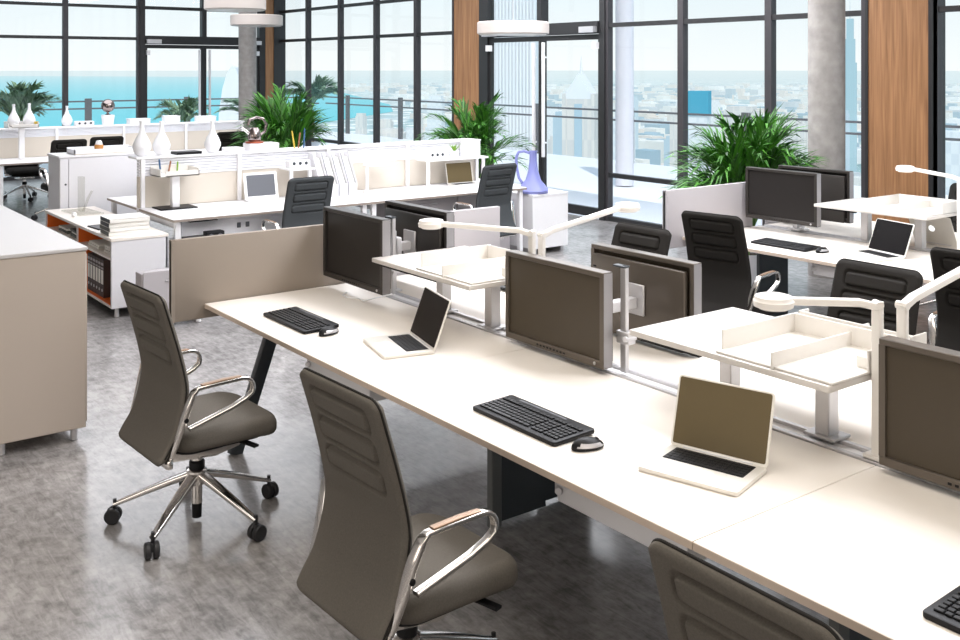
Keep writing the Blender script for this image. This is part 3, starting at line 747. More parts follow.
make_laptop('silver laptop with black screen on the second desk row', (-3.835, 6.16, .7405), radians(-14), 'screen_black', 22)
make_laptop('silver laptop seen from behind with a lit round emblem on its lid', (-3.80, 7.02, .7405), radians(176), 'screen_dark', 24, True)

# ------------------------------------------------------------------ warm grey storage cabinet in front
t = thing('storage_cabinet', 'long warm grey storage cabinet cut by the picture edge', 'cabinet', (-5.62, 1.57, 0))
MB().box(-2.4, 0, -.46, 0, .07, 1.02, .004, 1).build('carcass', M['cabinet'], t)
MB().box(-2.405, .006, -.466, .006, 1.02, 1.04, .003, 1).build('cabinet_top', M['cabtop'], t)
for x in (-2.33, -1.2, -.05):
    for y in (-.41, -.05): MB().lathe([(.014, 0), (.018, .004), (.018, .07)], 14, M=T(x, y, 0)).build('foot', M['alu'], t)
for x in (-2.4, -1.6, -.8):
    d = MB().box(x+.004, x+.796, .0, .006, .10, 1.0, .002, 1).build('door', M['cabinet'], t)
    MB().box(x+.72, x+.735, .006, .022, .5, .62, .003, 1).build('handle', M['alu'], d)

# ------------------------------------------------------------------ row three: desks with a storage spine running toward the city windows
def make_plain_desk(label, loc, rz, group=None):
    """white desk, local x along its 1.9 m front edge, y deep"""
    t = thing('desk', label, 'desk', loc, rz, group)
    MB().box(.002, 1.898, 0, .86, .715, .74, .003, 1).build('tabletop', M['white'], t)
    MB().box(.002, 1.898, -.002, .001, .717, .7365).box(-.0, .003, 0, .86, .717, .7365).box(1.897, 1.90, 0, .86, .717, .7365).build('edge_band', M['edge_dark'], t)
    MB().box(.03, .075, .03, .075, 0, .715, .003, 1).build('leg', M['white'], t)
    MB().box(1.825, 1.87, .03, .075, 0, .715, .003, 1).build('leg', M['white'], t)
    MB().box(.03, .075, .79, .835, 0, .715, .003, 1).build('leg', M['white'], t)
    MB().box(1.825, 1.87, .79, .835, 0, .715, .003, 1).build('leg', M['white'], t)
    MB().box(.035, .07, .075, .79, .655, .712).build('side_beam', M['alu'], t)
    tr_ = MB().box(.12, 1.2, .14, .16, .52, .70, .002, 1).box(.12, 1.2, .14, .42, .50, .52, .002, 1).build('cable_tray', M['whitemat'], t)
    for x in (.62, .70): MB().box(x, x+.035, .132, .141, .60, .645, .003, 1).build('socket', M['screen_grey'], tr_)
    return t
# local x -> +Y, local y -> -X : rotate +90 deg
def no_tray(d):
    for ch in list(d.children):
        if ch.name.startswith('cable_tray'):
            for g in list(ch.children): bpy.data.objects.remove(g)
            bpy.data.objects.remove(ch)
d3 = make_plain_desk('white desk with the black based pen tray, beside the orange lined sideboard', (-8.24, 3.0, 0), pi/2)
no_tray(dup(d3, 'white desk with the brown screened laptop, beside the lavender jug', (-8.24, 4.9, 0), pi/2))
dup(d3, 'white desk behind the vase spine, hidden beyond the tablet desk', (-10.04, 4.9, 0), -pi/2)
dup(d3, 'white desk behind the vase spine, hidden beyond the laptop desk', (-10.04, 6.8, 0), -pi/2)
def make_spine(label, loc, n=2, zc=1.2):
    """slim storage spine between two desks: beige slatted panels, white slats above, white top, white posts"""
    t = thing('storage_spine', label, 'storage', loc); Ln = 1.9*n
    MB().box(-.06, .0, .002, Ln-.002, .742, 1.02).build('beige_panel', M['beige'], t)
    s = MB()
    for i in range(6): s.box(-.06, .006, .002, Ln-.002, 1.022+i*(zc-1.044)/6, 1.018+(i+1)*(zc-1.044)/6, .003, 1)
    s.build('slats', M['whitemat'], t)
    MB().box(-.20, .03, -.03, Ln+.01, zc-.022, zc, .004, 1).build('spine_top', M['white'], t)
    for i in range(2*n+1):
        y = min(max(.03, i*Ln/(2*n)), Ln-.03)
        MB().box(.006, .035, y-.018, y+.018, .742, zc-.022, .003, 1).build('post', M['white'], t)
    for y in (.03, Ln-.07):
        MB().box(-.06, .0, y, y+.04, 0, .742).build('foot_panel', M['whitemat'], t)
    return t
make_spine('white topped storage spine carrying three vases in a row', (-9.11, 3.0, 0), 2)
make_spine('white topped storage spine of the far desk row below the sea view', (-15.26, 1.0, 0), 3, 1.155)
for i, lab in enumerate(('white far row desk at the picture edge before the sea windows', 'white far row desk behind the white storage cabinet', 'white far row desk under the globe ornament')):
    no_tray(dup(d3, lab, (-14.40, 1.0+1.9*i, 0), pi/2))
for i, lab in enumerate(('white desk behind the far spine at the picture edge', 'white desk behind the far spine over the tucked chair', 'white desk behind the far spine toward the window corner')):
    no_tray(dup(d3, lab, (-16.19, 2.9+1.9*i, 0), -pi/2))

# vases
def make_vase(label, loc, k=1, group=None):
    o = MB().lathe([(.038*k, 0), (.062*k, .02*k), (.082*k, .07*k), (.082*k, .10*k), (.062*k, .15*k), (.034*k, .20*k), (.021*k, .24*k), (.018*k, .29*k), (.022*k, .32*k), (.015*k, .322*k), (.013*k, .28*k)], 28).build('vase', M['porcelain'], loc=loc)
    return tag(o, label, 'vase', group)
v0 = make_vase('white bottle vase beside the storage cabinet edge, first of the pair on the near spine', (-9.20, 3.06, 1.2), 1.0)
def vase(label, loc, s=1):
    o = v0.copy(); C.objects.link(o); o.location = loc; o.scale = (s, s, s); o['label'] = label; return o
vase('white bottle vase, second of the pair on the near spine', (-9.20, 3.24, 1.2), .97)
vase('white bottle vase standing alone on the near spine below the door handles', (-9.20, 3.73, 1.2), .93)
vase('white bottle vase on the far tray, at the picture edge before the potted palm', (-14.98, 3.22, 1.19), .97)
vase('white bottle vase on the far tray, beside the amber cup', (-14.98, 3.42, 1.19), 1.0)
vase('small white bottle vase alone on the far spine by the dark mullion', (-15.36, 4.02, 1.155), .92)

# pen tray on a stem, row three
def stem_tray(label, x, y, z, w=.36, d=.26, base=True):
    t = thing('pen_tray', label, 'desk tray', (x, y, .74)); h = z-.74
    if base: MB().box(-.12, .12, -.17, .17, 0, .012, .004, 1).build('base', M['black'], t)
    MB().box(-.03, .03, -.035, .035, .01, h-.0, .004, 1).build('stem', M['white'], t)
    b = MB().box(-d/2, d/2, -w/2, w/2, h, h+.012, .002, 1)
    b.box(-d/2, -d/2+.012, -w/2, w/2, h, h+.085, .002, 1); b.box(d/2-.012, d/2, -w/2+.05, w/2, h, h+.05, .002, 1)
    b.box(-d/2, d/2, -w/2, -w/2+.012, h, h+.07, .002, 1); b.box(-d/2, d/2, w/2-.012, w/2, h, h+.07, .002, 1)
    b.build('tray', M['acrylic'], t)
    return t
stem_tray('white pen tray on a stem with black base, on the desk by the sideboard', -8.94, 3.27, 1.035)
stem_tray('white tray on a stem carrying two vases on the far desk', -14.98, 3.32, 1.177, .40, .26, False)
def pen(label, m, p0, p1, name='pen'):
    o = MB().tube([p0, Vector(p0).lerp(Vector(p1), .9), p1], .008, 8, scale=[1, 1, .3]).build(name, M[m]); tag(o, label, 'pen')
pen('blue pen standing in the white pen tray', 'pen_b', (-9.02, 3.17, 1.05), (-9.035, 3.16, 1.18))
pen('brown pencil standing in the white pen tray', 'pen_o', (-9.02, 3.24, 1.05), (-9.03, 3.265, 1.16), 'pencil')
pen('green marker standing in the white pen tray', 'pen_g', (-9.02, 3.32, 1.05), (-9.03, 3.33, 1.15), 'marker')
b = MB().box(-.08, .08, -.12, .12, 0, .025, .004, 1); o = b.build('document_folder', M['black'], loc=(-9.19, 3.47, 1.2), rz=.03); tag(o, 'black folder lying on the near spine between the vases', 'folder')
# tablet with white frame
t = thing('tablet', 'white framed tablet display propped upright on the desk', 'tablet', (-8.93, 4.11, .74), pi/2)
Ml = T(0, 0, .012) @ R(-12, 'X')
MB().prism([(x, y+.13) for x, y in rrect(.34, .255, .012, 4)], -.006, .006, .002, 1, M=Ml @ R(90, 'X')).build('tablet_frame', M['white'], t)
MB().prism([(x, y+.135) for x, y in rrect(.285, .20, .003, 2)], .0055, .0075, M=Ml @ R(90, 'X')).build('display', M['screen_grey'], t)
MB().prism([(x, y+.02) for x, y in rrect(.30, .13, .01, 3)], 0, .012, .003, 1).build('stand_foot', M['white'], t)
make_laptop('small laptop with brown screen on the desk near the lavender jug', (-8.78, 6.40, .7405), radians(88), 'screen_olive', 12)
# organiser blocks with three round holes on little shelves
def wall_shelf(label, y, w, z=1.03):
    t = thing('bracket_shelf', label, 'shelf', (-9.08, y, 0))
    MB().box(0, .24, 0, w, z-.018, z, .003, 1).build('shelf_board', M['white'], t)
    for q in (.02, w-.05): MB().box(.17, .20, q, q+.03, .742, z-.018, .002, 1).build('bracket', M['white'], t)
def block(label, y, z=1.03):
    t = thing('pen_block', label, 'pen holder', (-8.95, y, z))
    MB().box(-.05, .05, 0, .22, 0, .075, .008, 2).build('block', M['white'], t)
    for q in (.045, .11, .175): MB().cyl((.048, q, .045), (.054, q, .045), .016, 14).build('hole', M['legdark'], t)
wall_shelf('white bracket shelf holding the block below the pens', 4.36, .27); block('white pen block with three dark holes, next to the magazine holders', 4.385)
wall_shelf('white bracket shelf holding the cube and small plant', 5.95, .80, 1.03); block('white pen block with three dark holes, above the brown screened laptop', 6.0, 1.03)
pen('yellow pencil leaning on the near spine beside the magazine holders', 'pen_y', (-9.15, 4.56, 1.2), (-9.15, 4.53, 1.38), 'pencil')
pen('red brown pencil leaning on the near spine beside the magazine holders', 'pen_o', (-9.15, 4.60, 1.2), (-9.15, 4.62, 1.36), 'pencil')
pen('dark blue pen standing on the near spine beside the magazine holders', 'pen_b', (-9.15, 4.66, 1.2), (-9.15, 4.67, 1.40))
# magazine holders
def make_holder(label, loc):
    t = thing('magazine_holder', label, 'magazine holder', loc)
    Q = R(90, 'X')
    pf = [(-.14, 0), (.12, 0), (.12, .12), (-.05, .42), (-.14, .42)]
    for z0 in (0, .084): MB().prism(pf, z0, z0+.008, .002, 1, M=Q).build('side', M['offwhite'], t)
    MB().box(-.14, -.132, -.084, -.008, 0, .42).build('back', M['offwhite'], t)
    MB().box(.112, .12, -.084, -.008, 0, .12).build('front', M['offwhite'], t)
    MB().prism([(-.13, .01), (.11, .01), (.11, .10), (-.06, .37), (-.13, .37)], .016, .076, .002, 1, M=Q).build('magazines', M['paper'], t)
    return t
h0 = make_holder('white magazine holder next to the pen block, first of four', (-8.90, 4.745, .74))
for i, lab in enumerate(('white magazine holder, second of four from the pen block', 'white magazine holder, third of four from the pen block', 'white magazine holder standing last, farthest from the pen block')):
    dup(h0, lab, (-8.90, 4.85+.105*i, .74))
# oval two-tier stand
t = thing('oval_stand', 'white two tier oval stand beside the magazine holders', 'stand', (-8.86, 5.37, .74))
ov = [(.11*cos(a*.2618), .19*sin(a*.2618)) for a in range(24)]
MB().prism(ov, 0, .02, .006, 2).build('base', M['acrylic'], t); MB().prism(ov, .27, .29, .006, 2).build('upper_tray', M['acrylic'], t)
MB().cyl((0, -.15, .02), (0, -.15, .27), .016, 14).build('stem', M['white'], t)
# white cubes and little plant on the bracket shelf
t = thing('white_cube_box', 'white cube box behind the slate chair, under the middle palm', 'box', (-8.98, 6.60, 1.03))
MB().box(-.07, .07, -.09, .09, 0, .17, .008, 2).build('box_body', M['white'], t); MB().box(-.075, .075, -.095, .095, .17, .185, .006, 2).build('lid', M['white'], t)
t = thing('potted_succulent', 'tiny green plant in a white pot beside the white cube', 'plant', (-8.97, 6.38, 1.03))
MB().lathe([(.03, 0), (.045, .01), (.05, .07), (.042, .07)], 20).build('pot', M['white'], t)
b = MB()
for i in range(14):
    a = i*2.4; r = .02+.03*(i % 3)/2; b.bar([(0, 0, .06), (r*.6*cos(a), r*.6*sin(a), .10), (r*1.5*cos(a), r*1.5*sin(a), .12+.01*(i % 4))], .016, .004, .001, scale=[1, 1, .2])
b.build('leaves', M['pen_g'], t)
# chrome kettle on a white box
o = MB().box(-.09, .09, -.15, .15, 0, .07, .006, 2).build('storage_box', M['white'], loc=(-9.19, 4.22, 1.2)); tag(o, 'white flat box under the chrome kettle', 'box')
t = thing('kettle', 'chrome kettle with arched handle on copper base', 'kettle', (-9.19, 4.15, 1.27))
MB().lathe([(.085, 0), (.09, .006), (.085, .018), (.06, .02)], 28).build('base', M['copper'], t)
MB().lathe([(.055, .02), (.062, .03), (.066, .08), (.05, .13), (.035, .15)], 28).build('kettle_body', M['globe'], t)
MB().tube([(0, .05, .07), (0, .11, .11), (0, .125, .18), (0, .09, .235), (0, .02, .25), (0, -.05, .23), (0, -.07, .17)], .013, 10, up=(1, 0, 0)).build('handle', M['globe'], t)
MB().tube([(0, -.05, .09), (0, -.10, .13), (0, -.12, .15)], .012, 10, up=(1, 0, 0), scale=[1.3, 1, .8]).build('spout', M['chrome'], t)
o = MB().box(-.08, .08, -.08, .08, 0, .04, .006, 2).build('storage_box', M['white'], loc=(-9.19, 3.93, 1.2), rz=.05); tag(o, 'low white box between lone vase and kettle', 'box')
# black power boxes under the row three desk
t = thing('power_box', 'black double power box hanging under the desk by the sideboard', 'power outlet', (-8.30, 3.27, .545))
MB().box(-.05, .05, -.16, .09, 0, .03, .005, 1).build('bracket', M['black'], t); MB().box(-.03, .06, .02, .18, -.015, .065, .008, 2).build('socket_box', M['black'], t)
for q in (.06, .14): MB().cyl((.058, q, .025), (.064, q, .025), .022, 16).build('socket', M['screen_grey'], t)
o = MB().box(-.16, .16, -.12, .13, 0, .008, .003, 1).build('notebook', M['black'], loc=(-8.45, 3.25, .70)); tag(o, 'black tray slotted under the desk top by the sideboard', 'tray')
o.location = (-8.42, 3.27, .700)
# grey drawer pedestals under row three
t = thing('drawer_pedestal', 'grey drawer cabinet under the desk behind the slate chair', 'drawer cabinet', (-8.43, 5.32, 0))
MB().box(-.5, 0, 0, 1.40, .06, .70, .004, 1).build('carcass', M['screenlight'], t)
for i in range(2):
    for j in range(2):
        d = MB().box(0, .014, .012+.70*i, .688+.70*i, .08+.31*j, .37+.31*j, .003, 1).build('drawer', M['screenlight'], t)
        MB().box(.014, .026, .25+.70*i, .45+.70*i, .32+.31*j, .335+.31*j, .003, 1).build('handle', M['alu'], d)
MB().box(-.48, -.02, .02, 1.38, 0, .06).build('plinth', M['legdark'], t)

# ------------------------------------------------------------------ white storage cabinet with tray
t = thing('storage_cabinet', 'white two door storage cabinet between sideboard and far desks', 'cabinet', (-10.36, 2.64, 0))
MB().box(-.42, 0, 0, .83, .05, 1.12, .004, 1).build('carcass', M['offwhite'], t)
MB().box(-.43, .012, -.008, .838, 1.12, 1.14, .003, 1).build('cabinet_top', M['white'], t)
d = MB().box(0, .014, .085, .826, .07, 1.11, .003, 1).build('door', M['offwhite'], t)
d2 = MB().box(0, .014, .004, .08, .07, 1.11, .003, 1).build('door', M['offwhite'], t)
MB().cyl((.012, .055, .86), (.022, .055, .86), .010, 12).build('lock', M['legdark'], d2)
for y in (.05, .78): MB().box(-.40, -.02, y-.02, y+.02, 0, .05).build('foot', M['alu'], t)
t = thing('flat_tray', 'white shallow tray on top of the white storage cabinet', 'tray', (-10.53, 3.10, 1.14))
b = MB().box(-.14, .14, -.31, .31, 0, .012, .003, 1).box(-.14, -.13, -.31, .31, 0, .06).box(.13, .14, -.31, .31, 0, .05).box(-.14, .14, -.31, -.30, 0, .05).box(-.14, .14, .30, .31, 0, .05)
b.build('tray_body', M['whitemat'], t); MB().box(.10, .145, -.31, .31, -.0, .010, .003, 1).build('wooden_lip', M['beige'], t)
t = thing('tumbler', 'small amber cup with white lid on the shallow tray', 'cup', (-10.51, 3.06, 1.152))
MB().lathe([(.032, 0), (.042, .01), (.045, .06), (.038, .075)], 20).build('cup', M['amber'], t); MB().lathe([(.036, .072), (.030, .10), (.02, .115)], 20).build('lid', M['white'], t)

# ------------------------------------------------------------------ sideboard with orange compartments (open toward -Y)
def make_sideboard(label, loc, L_=2.05, group=None):
    t = thing('sideboard', label, 'sideboard', loc)
    b = MB(); y1 = .455
    b.box(-.025, 0, 0, y1, .08, .615, .002, 1); b.box(-L_, -L_+.025, 0, y1, .08, .615, .002, 1); b.box(-L_*.48-.012, -L_*.48+.012, .002, y1, .08, .615)
    b.box(-L_, 0, y1-.015, y1, .08, .615)
    b.build('carcass', M['offwhite'], t)
    MB().box(-L_-.005, .005, -.005, y1+.005, .615, .64, .003, 1).build('sideboard_top', M['desk'], t)
    MB().box(-L_+.025, -.025, .003, y1-.015, .08, .10).build('bottom_board', M['desk'], t)
    for x0, x1 in ((-L_+.025, -L_*.48-.012), (-L_*.48+.012, -.025)):
        MB().box(x0, x1, .004, y1-.015, .462, .478).build('shelf_board', M['desk'], t)
        l = MB()
        for za, zb in ((.101, .461), (.479, .614)):
            l.box(x0+.001, x0+.006, .012, y1-.02, za, zb); l.box(x1-.006, x1-.001, .012, y1-.02, za, zb); l.box(x0, x1, y1-.022, y1-.016, za, zb)
        l.box(x0, x1, .006, y1-.02, .1005, .104)
        l.build('orange_lining', M['orange'], t)
    for x in (-.06, -L_+.06):
        for y in (.06, y1-.06): MB().lathe([(.016, 0), (.02, .004), (.014, .08)], 14, M=T(x, y, 0)).build('foot', M['alu'], t)
    MB().box(-L_+.1, -.1, .05, y1-.05, .05, .08).build('base_frame', M['legdark'], t)
    return t
make_sideboard('white sideboard with orange lined open compartments', (-8.20, 2.485, 0))
t = thing('sideboard', 'white sideboard under the lavender jug', 'sideboard', (-8.30, 6.93, 0))
MB().box(-2.0, 0, 0, .50, .06, .62, .003, 1).build('carcass', M['white'], t); MB().box(-2.005, .005, -.005, .505, .62, .645, .003, 1).build('sideboard_top', M['white'], t)
for y in (.06, .44): MB().box(-1.95, -.03, y-.02, y+.02, 0, .06).build('plinth', M['alu'], t)
for x in (-1.99, -1.32, -.66): MB().box(x, x+.65, .50, .512, .08, .61, .003, 1).build('door', M['white'], t)
# lavender jug
t = thing('jug', 'lavender jug with tall loop handle on the white sideboard', 'jug', (-8.45, 7.06, .645), radians(53))
MB().lathe([(.02, 0), (.165, .004), (.17, .03), (.14, .075), (.085, .14), (.055, .24), (.042, .34), (.040, .44), (.046, .455), (.038, .455), (.034, .40)], 32).build('jug_body', M['lavender'], t)
MB().bar([(-.035, 0, .43), (-.10, 0, .452), (-.16, 0, .44), (-.185, 0, .38), (-.18, 0, .28), (-.155, 0, .16), (-.115, 0, .10)], .03, .016, .006, up=(0, 1, 0)).build('handle', M['lavender'], t)
# books stacked on the sideboard
def book(label, x, y, z, w, d, h, m, rz):
    t = thing('book', label, 'book', (x, y, z), rz, 'books stacked on the sideboard')
    MB().box(-w/2+.006, w/2-.001, -d/2+.006, d/2-.006, .003, h-.003).build('pages', M['paper'], t)
    c = MB().box(-w/2, w/2, -d/2, d/2, 0, .004).box(-w/2, w/2, -d/2, d/2, h-.004, h).box(w/2-.004, w/2, -d/2, d/2, 0, h, .001, 1)
    c.build('cover', M[m], t)
    return t
z = .64
for i, (h, m_, lab) in enumerate(((.036, 'paper', 'white spined book at the bottom of the sideboard stack'), (.034, 'paper', 'white spined book lying second from the bottom of the sideboard stack'),
                                  (.036, 'paper', 'white spined book lying second from the top of the sideboard stack'), (.034, 'paper', 'white book with black page side, topmost of the sideboard stack'))):
    t = book(lab, -8.44+random.uniform(-.012, .012), 2.665, z, .27, .32, h, m_, random.uniform(-.06, .06))
    MB().box(-.134, .13, -.162, -.153, .003, h-.003).build('fore_edge', M['cover2'] if i < 2 else M['cover'], t); z += h
o = MB().box(-.13, .13, -.08, .08, 0, .012, .003, 1).build('notebook', M['cover'], loc=(-8.83, 2.60, .64), rz=.08); tag(o, 'thin black notebook beside the book stack on the sideboard', 'notebook')
t = thing('acrylic_stand', 'clear acrylic upright stand on the sideboard', 'stand', (-9.86, 2.70, .64), .1)
MB().box(-.22, .22, -.10, .14, 0, .012, .004, 1).build('base', M['clear'], t); MB().box(-.04, .04, -.01, .03, .012, .34, .004, 1).build('upright', M['clear'], t)
MB().bar([(.08, .0, .03), (.14, .02, .15), (.18, .04, .22)], .03, .008).build('brace', M['clear'], t)
o = MB().lathe([(.004, 0), (.018, .006), (.024, .022), (.018, .038), (.004, .044)], 20).build('glass_ball', M['white'], loc=(-9.62, 2.58, .64)); tag(o, 'tiny white ball beside the acrylic stand', 'ornament')
# binders and paper in the compartments
def make_binder(label, loc):
    t = thing('binder', label, 'binder', loc, 0, 'binders in the sideboard compartment')
    MB().box(-.036, .036, 0, .27, 0, .31, .003, 1).build('binder_body', M['binder'], t)
    MB().box(-.024, .024, -.003, .001, .11, .225).build('spine_label', M['paper'], t)
    MB().box(-.026, .026, -.003, .001, .235, .248).box(-.026, .026, -.003, .001, .265, .285).build('spine_band', M['screenlight'], t)
    MB().cyl((0, -.004, .06), (0, .001, .06), .012, 14).build('finger_hole', M['alu'], t)
    return t
bd = make_binder('brown binder with white spine label standing in a row in the sideboard', (-8.56, 2.52, .104))
for i in range(1, 6): dup(bd, bd['label'], (-8.56-.076*i, 2.52, .104))
for i, (x, z, n_, lab) in enumerate(((-8.42, .478, 3, 'paper pile in the upper sideboard compartment, at the end by the books'), (-8.85, .478, 2, 'paper pile in the upper sideboard compartment, beside the divider'),
                                 (-9.45, .478, 3, 'dark magazine pile in the farther upper sideboard compartment'), (-9.85, .478, 2, 'pale magazine pile at the farther end of the upper compartment'))):
    t = thing('paper_pile', lab, 'papers', (x, 2.53, z), random.uniform(-.05, .05))
    for j in range(n_):
        MB().box(-.15, .15, 0, .25, j*.022, j*.022+.018, .002, 1, M=T(random.uniform(-.02, .02), random.uniform(0, .02), 0)).build('magazine', M['cover2'] if (i >= 2 and j != 1) else M['paper'], t)
# low pedestal
t = thing('mobile_pedestal', 'low pale grey pedestal beside the end of the sideboard', 'drawer cabinet', (-7.68, 2.55, 0))
MB().box(-.14, 0, 0, .50, .05, .435, .006, 2).build('carcass', M['screenlight'], t)
d = MB().box(0, .012, .01, .49, .07, .445, .003, 1).build('drawer', M['screenlight'], t); MB().box(.012, .024, .18, .32, .36, .372, .003, 1).build('handle', M['alu'], d)
for x in (-.11, -.03):
    for y in (.05, .46): MB().lathe([(.012, 0), (.022, .006), (.022, .04), (.012, .05)], 14, M=T(x, y, 0)).build('foot', M['white'], t)
o = MB().tube([(-.1, 0, .012), (0, .03, .02), (.08, .0, .012)], .012, 8).build('cable_clip', M['white'], loc=(-7.75, 2.85, .435)); tag(o, 'white curled cable lying on the low grey pedestal', 'cable')

# ------------------------------------------------------------------ far spine ornaments
t = thing('globe_ornament', 'dark metallic globe on a white tapered stand before the sea', 'ornament', (-15.35, 4.60, 1.155))
MB().lathe([(.075, 0), (.08, .01), (.095, .14), (.09, .15)], 24).build('stand', M['white'], t)
MB().lathe([(.05, .15), (.02, .165), (.015, .20)], 16).build('neck', M['globe'], t)
b = bmesh.new(); bmesh.ops.create_uvsphere(b, u_segments=28, v_segments=18, radius=.098, matrix=T(0, 0, .285)); MB()._merge(b).build('globe', M['globe'], t, sharp=60)
t = thing('pen_block', 'white pen block with holes on the far spine', 'pen holder', (-15.32, 4.12, 1.155))
MB().box(-.06, .06, 0, .26, 0, .07, .008, 2).build('block', M['white'], t)
for q in (.05, .13, .21): MB().cyl((.058, q, .04), (.064, q, .04), .016, 14).build('hole', M['legdark'], t)
t = thing('tumbler', 'small yellow cup at the edge of the far vase tray', 'cup', (-14.93, 3.50, 1.189)); MB().lathe([(.02, 0), (.026, .005), (.03, .07), (.024, .07)], 16).build('cup', M['pen_y'], t)
for i, (y, w, h, lab) in enumerate(((5.05, .30, .07, 'low white box on the far spine beside the globe'), (5.55, .22, .10, 'white box on the far spine before the sea door'), (6.10, .28, .08, 'white box on the far spine under the door handles'))):
    t = thing('storage_box', lab, 'box', (-15.34, y, 1.155)); MB().box(-.1, .1, -w/2, w/2, 0, h, .006, 2).build('box_body', M['white'], t); MB().box(-.105, .105, -w/2-.005, w/2+.005, h, h+.012, .004, 1).build('lid', M['whitemat'], t)

# ------------------------------------------------------------------ plants
def palm(name, label, loc, height, spread, nf, leafm, trunk=0, pot=True, width=.016, llen=.26, seed=1, low=.25, group=None):
    rd = random.Random(seed); t = thing(name, label, 'plant', loc, 0, group)
    if pot:
        MB().lathe([(.13, 0), (.15, .01), (.19, .30), (.195, .33), (.175, .33), (.17, .29)], 32).build('pot', M['offwhite'], t)
        MB().lathe([(.168, .27), (.168, .295)], 24).build('soil', M['soil'], t)
    z0 = .29 if pot else 0
    if trunk:
        MB().tube([(0, 0, z0), (.02, .01, z0+trunk*.5), (0, 0, z0+trunk)], .07, 12, scale=[1.2, 1, .85]).build('trunk', M['trunk'], t); z0 += trunk
    lf = MB(); st = MB()
    for i in range(nf):
        az = rd.uniform(0, 2*pi); q = rd.random()**.55; reach = spread*(.15+.85*q)*rd.uniform(.85, 1.1)
        top = (height-z0)*(1-.34*q*q)*rd.uniform(.72, 1.0); droop = (height-z0)*.22*q*rd.uniform(.4, 1.3)
        N = 22; pts = []
        for k in range(N+1):
            s_ = k/N; r = .02+.05*s_+reach*(s_**1.8); zz = z0+top*(1-(1-s_)**1.5)-droop*s_**3
            pts.append(Vector((r*cos(az), r*sin(az), zz)))
        st.tube([pts[k] for k in range(0, N+1, 2)], .006, 5, scale=[1.3-.10*k for k in range(12)])
        for k in range(int(N*low)+1, N+1):
            for sgn in ((-1, 1) if k < N else (-.25, .25)):
                p = pts[k]; tg = (pts[k]-pts[k-1]).normalized(); sd = tg.cross(Vector((0, 0, 1)))
                if sd.length < .1: sd = Vector((-sin(az), cos(az), 0))
                sd.normalize(); s_ = k/N
                ln = llen*(.35+.75*sin(pi*min(1, (s_-low)/(1-low)*.75+.2)))*rd.uniform(.75, 1.2)
                d = (tg+sd*sgn*.45+Vector((0, 0, .10))).normalized()
                e = p+d*ln+Vector((0, 0, -.16*ln*rd.uniform(.2, 1.8))); md = p+d*ln*.5+Vector((0, 0, .015))
                wv = d.cross(Vector((rd.uniform(-.5, .5), rd.uniform(-.5, .5), 1))).normalized()*width*rd.uniform(.8, 1.2)
                bm = lf.bm; v = [bm.verts.new(x) for x in (p-wv*.35, p+wv*.35, md+wv, md-wv, e)]
                bm.faces.new((v[0], v[1], v[2], v[3])); bm.faces.new((v[3], v[2], v[4]))
    st.build('stems', M['stem'], t, smooth=False); lf.build('foliage', leafm, t, smooth=False)
    return t
palm('potted_palm', 'large bushy areca palm behind the second row screen, beside the concrete column', (-5.90, 7.45, 0), 1.72, .60, 62, M['leaf'], seed=21, width=.011, llen=.36, low=.32)
palm('potted_palm', 'bushy areca palm in front of the oak panel and city door', (-10.95, 8.14, 0), 1.64, .74, 46, M['leaf'], seed=5, width=.012, llen=.32, low=.3)
palm('potted_palm', 'bushy areca palm in the window corner behind the kettle', (-13.2, 6.42, 0), 1.70, .66, 56, M['leaf'], seed=8, width=.013, llen=.36, low=.35)
palm('terrace_palm', 'palm on the terrace outside the sea windows, at the picture edge', (-21.6, 4.75, 0), 1.70, .85, 22, M['leaf2'], trunk=.35, seed=11, width=.028, llen=.40, low=.3)
palm('terrace_palm', 'palm on the terrace outside, between the sea door handles and the railing post', (-22.6, 8.45, 0), 1.40, .60, 18, M['leaf2'], trunk=.25, seed=12, width=.024, llen=.34, low=.3)
palm('terrace_palm', 'spiky palm on the terrace beside the round column', (-22.0, 9.9, 0), 1.60, .70, 20, M['leaf2'], trunk=.3, seed=13, width=.03, llen=.36, low=.3)
palm('terrace_palm', 'palm with a brown trunk on the terrace, outside the first city window', (-20.68, 10.72, 0), 1.78, .75, 20, M['leaf2'], trunk=.75, seed=14, width=.028, llen=.38, low=.3)

# ------------------------------------------------------------------ pendants
def pendant(label, x, y, z, r, h):
    t = thing('pendant_lamp', label, 'lamp', (x, y, z))
    MB().lathe([(r*.96, 0), (r, .012), (r, h-.012), (r*.97, h), (.05, h)], 56).build('shade', M['pend'], t)
    MB().lathe([(r*.92, -.006), (r*.93, .002)], 48).build('diffuser', M['acrylic'], t)
    MB().tube([(0, 0, h), (0, 0, ZC-z)], .004, 6).build('cable', M['alu'], t)
    MB().lathe([(.05, ZC-z-.03), (.05, ZC-z)], 20).build('ceiling_rose', M['white'], t)
pendant('round drum pendant before the city door', -9.87, 7.92, 2.42, .45, .155)
pendant('round drum pendant hanging lower, in front of the concrete column by the sea door', -16.69, 7.58, 2.745, .455, .19)
pendant('round drum pendant hanging higher, at the top edge before the sea door', -14.37, 6.18, 2.87, .455, .16)

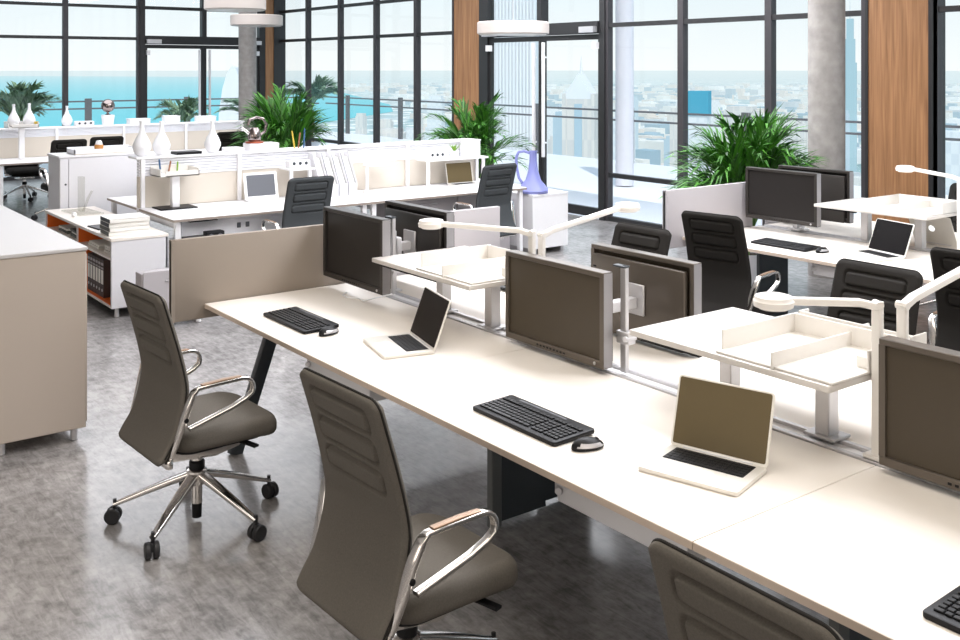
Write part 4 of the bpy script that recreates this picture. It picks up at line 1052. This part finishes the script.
# ------------------------------------------------------------------ light
w = bpy.data.worlds.new('World'); SC.world = w; w.use_nodes = True; nt = w.node_tree; bg = nt.nodes['Background']
tc = nt.nodes.new('ShaderNodeTexCoord'); sp = nt.nodes.new('ShaderNodeSeparateXYZ'); rp = nt.nodes.new('ShaderNodeValToRGB')
nt.links.new(tc.outputs['Generated'], sp.inputs[0]); nt.links.new(sp.outputs['Z'], rp.inputs['Fac'])
e = rp.color_ramp.elements; e[0].position = 0; e[0].color = (.97, 1.0, 1.0, 1); e[1].position = .6; e[1].color = (.50, .68, .85, 1)
x = e.new(.08); x.color = (.82, .92, .965, 1)
nt.links.new(rp.outputs['Color'], bg.inputs['Color']); bg.inputs['Strength'].default_value = 1.0
def area(name, loc, sx, sy, power, col, rot=(0, 0, 0)):
    l = bpy.data.lights.new(name, 'AREA'); l.shape = 'RECTANGLE'; l.size = sx; l.size_y = sy; l.energy = power; l.color = col
    o = bpy.data.objects.new(name, l); C.objects.link(o); o.location = loc; o.rotation_euler = rot; return o
WARM = (1, .93, .84); WARM2 = (1, .94, .87); COOL = (.94, .95, 1)
area('ceiling_light_front', (-2.3, 1.7, 3.95), 4.5, 2.2, 80, WARM)
area('side_fill', (3.6, .5, 2.4), 2.4, 5, 70, WARM, (0, pi/2, 0))  # soft fill added by the end wall
area('rear_fill', (-3.0, -4.7, 2.2), 7, 2.6, 98, WARM2, (pi/2, 0, 0))  # unseen fill added to lift chair backs and the floor under desks
area('fill_left', (-6.6, 3.6, 3.95), 3.0, 2.0, 70, COOL)  # added fill without a fixture, brightens the open floor on the left
area('fill_second_row', (-3.4, 4.9, 3.95), 6, 1.6, 340, COOL)  # added fill, brightens the aisle between front and second rows like daylight
area('fill_near_windows', (-8.6, 7.7, 3.95), 5.5, 2.0, 270, COOL)  # stands in for daylight on the floor by the glass, added without fixture
area('fill_third_row', (-9.0, 5.6, 3.95), 4.5, 5.5, 165, COOL)  # added over row three in place of daylight from the windows
area('fill_far_row', (-14.6, 4.6, 3.95), 5, 6, 250, COOL)  # fill added above the far row, replaces window light
s = bpy.data.lights.new('sun', 'SUN'); s.energy = 2.2; s.angle = .02; s.color = (1, .96, .90)
o = bpy.data.objects.new('sun', s); C.objects.link(o); o.rotation_euler = Vector((-.58, .36, -.9)).to_track_quat('-Z', 'Y').to_euler()

# ------------------------------------------------------------------ camera
cam = bpy.data.cameras.new('camera'); cam.sensor_width = 36; cam.lens = 1012/960*36; cam.shift_y = -(320-68)/960; cam.clip_end = 100000; cam.clip_start = .05
co = bpy.data.objects.new('camera', cam); C.objects.link(co); co.location = (0, 0, 2.0)
co.rotation_euler = (pi/2, 0, math.atan2(.8, .6)); SC.camera = co
SC.view_settings.view_transform = 'Standard'; SC.view_settings.look = 'None'; SC.view_settings.exposure = .07; SC.view_settings.gamma = 1
SC.cycles.use_denoising = True; SC.cycles.max_bounces = 8; SC.cycles.transparent_max_bounces = 16
SC.cycles.caustics_reflective = False; SC.cycles.caustics_refractive = False; SC.cycles.sample_clamp_indirect = 6
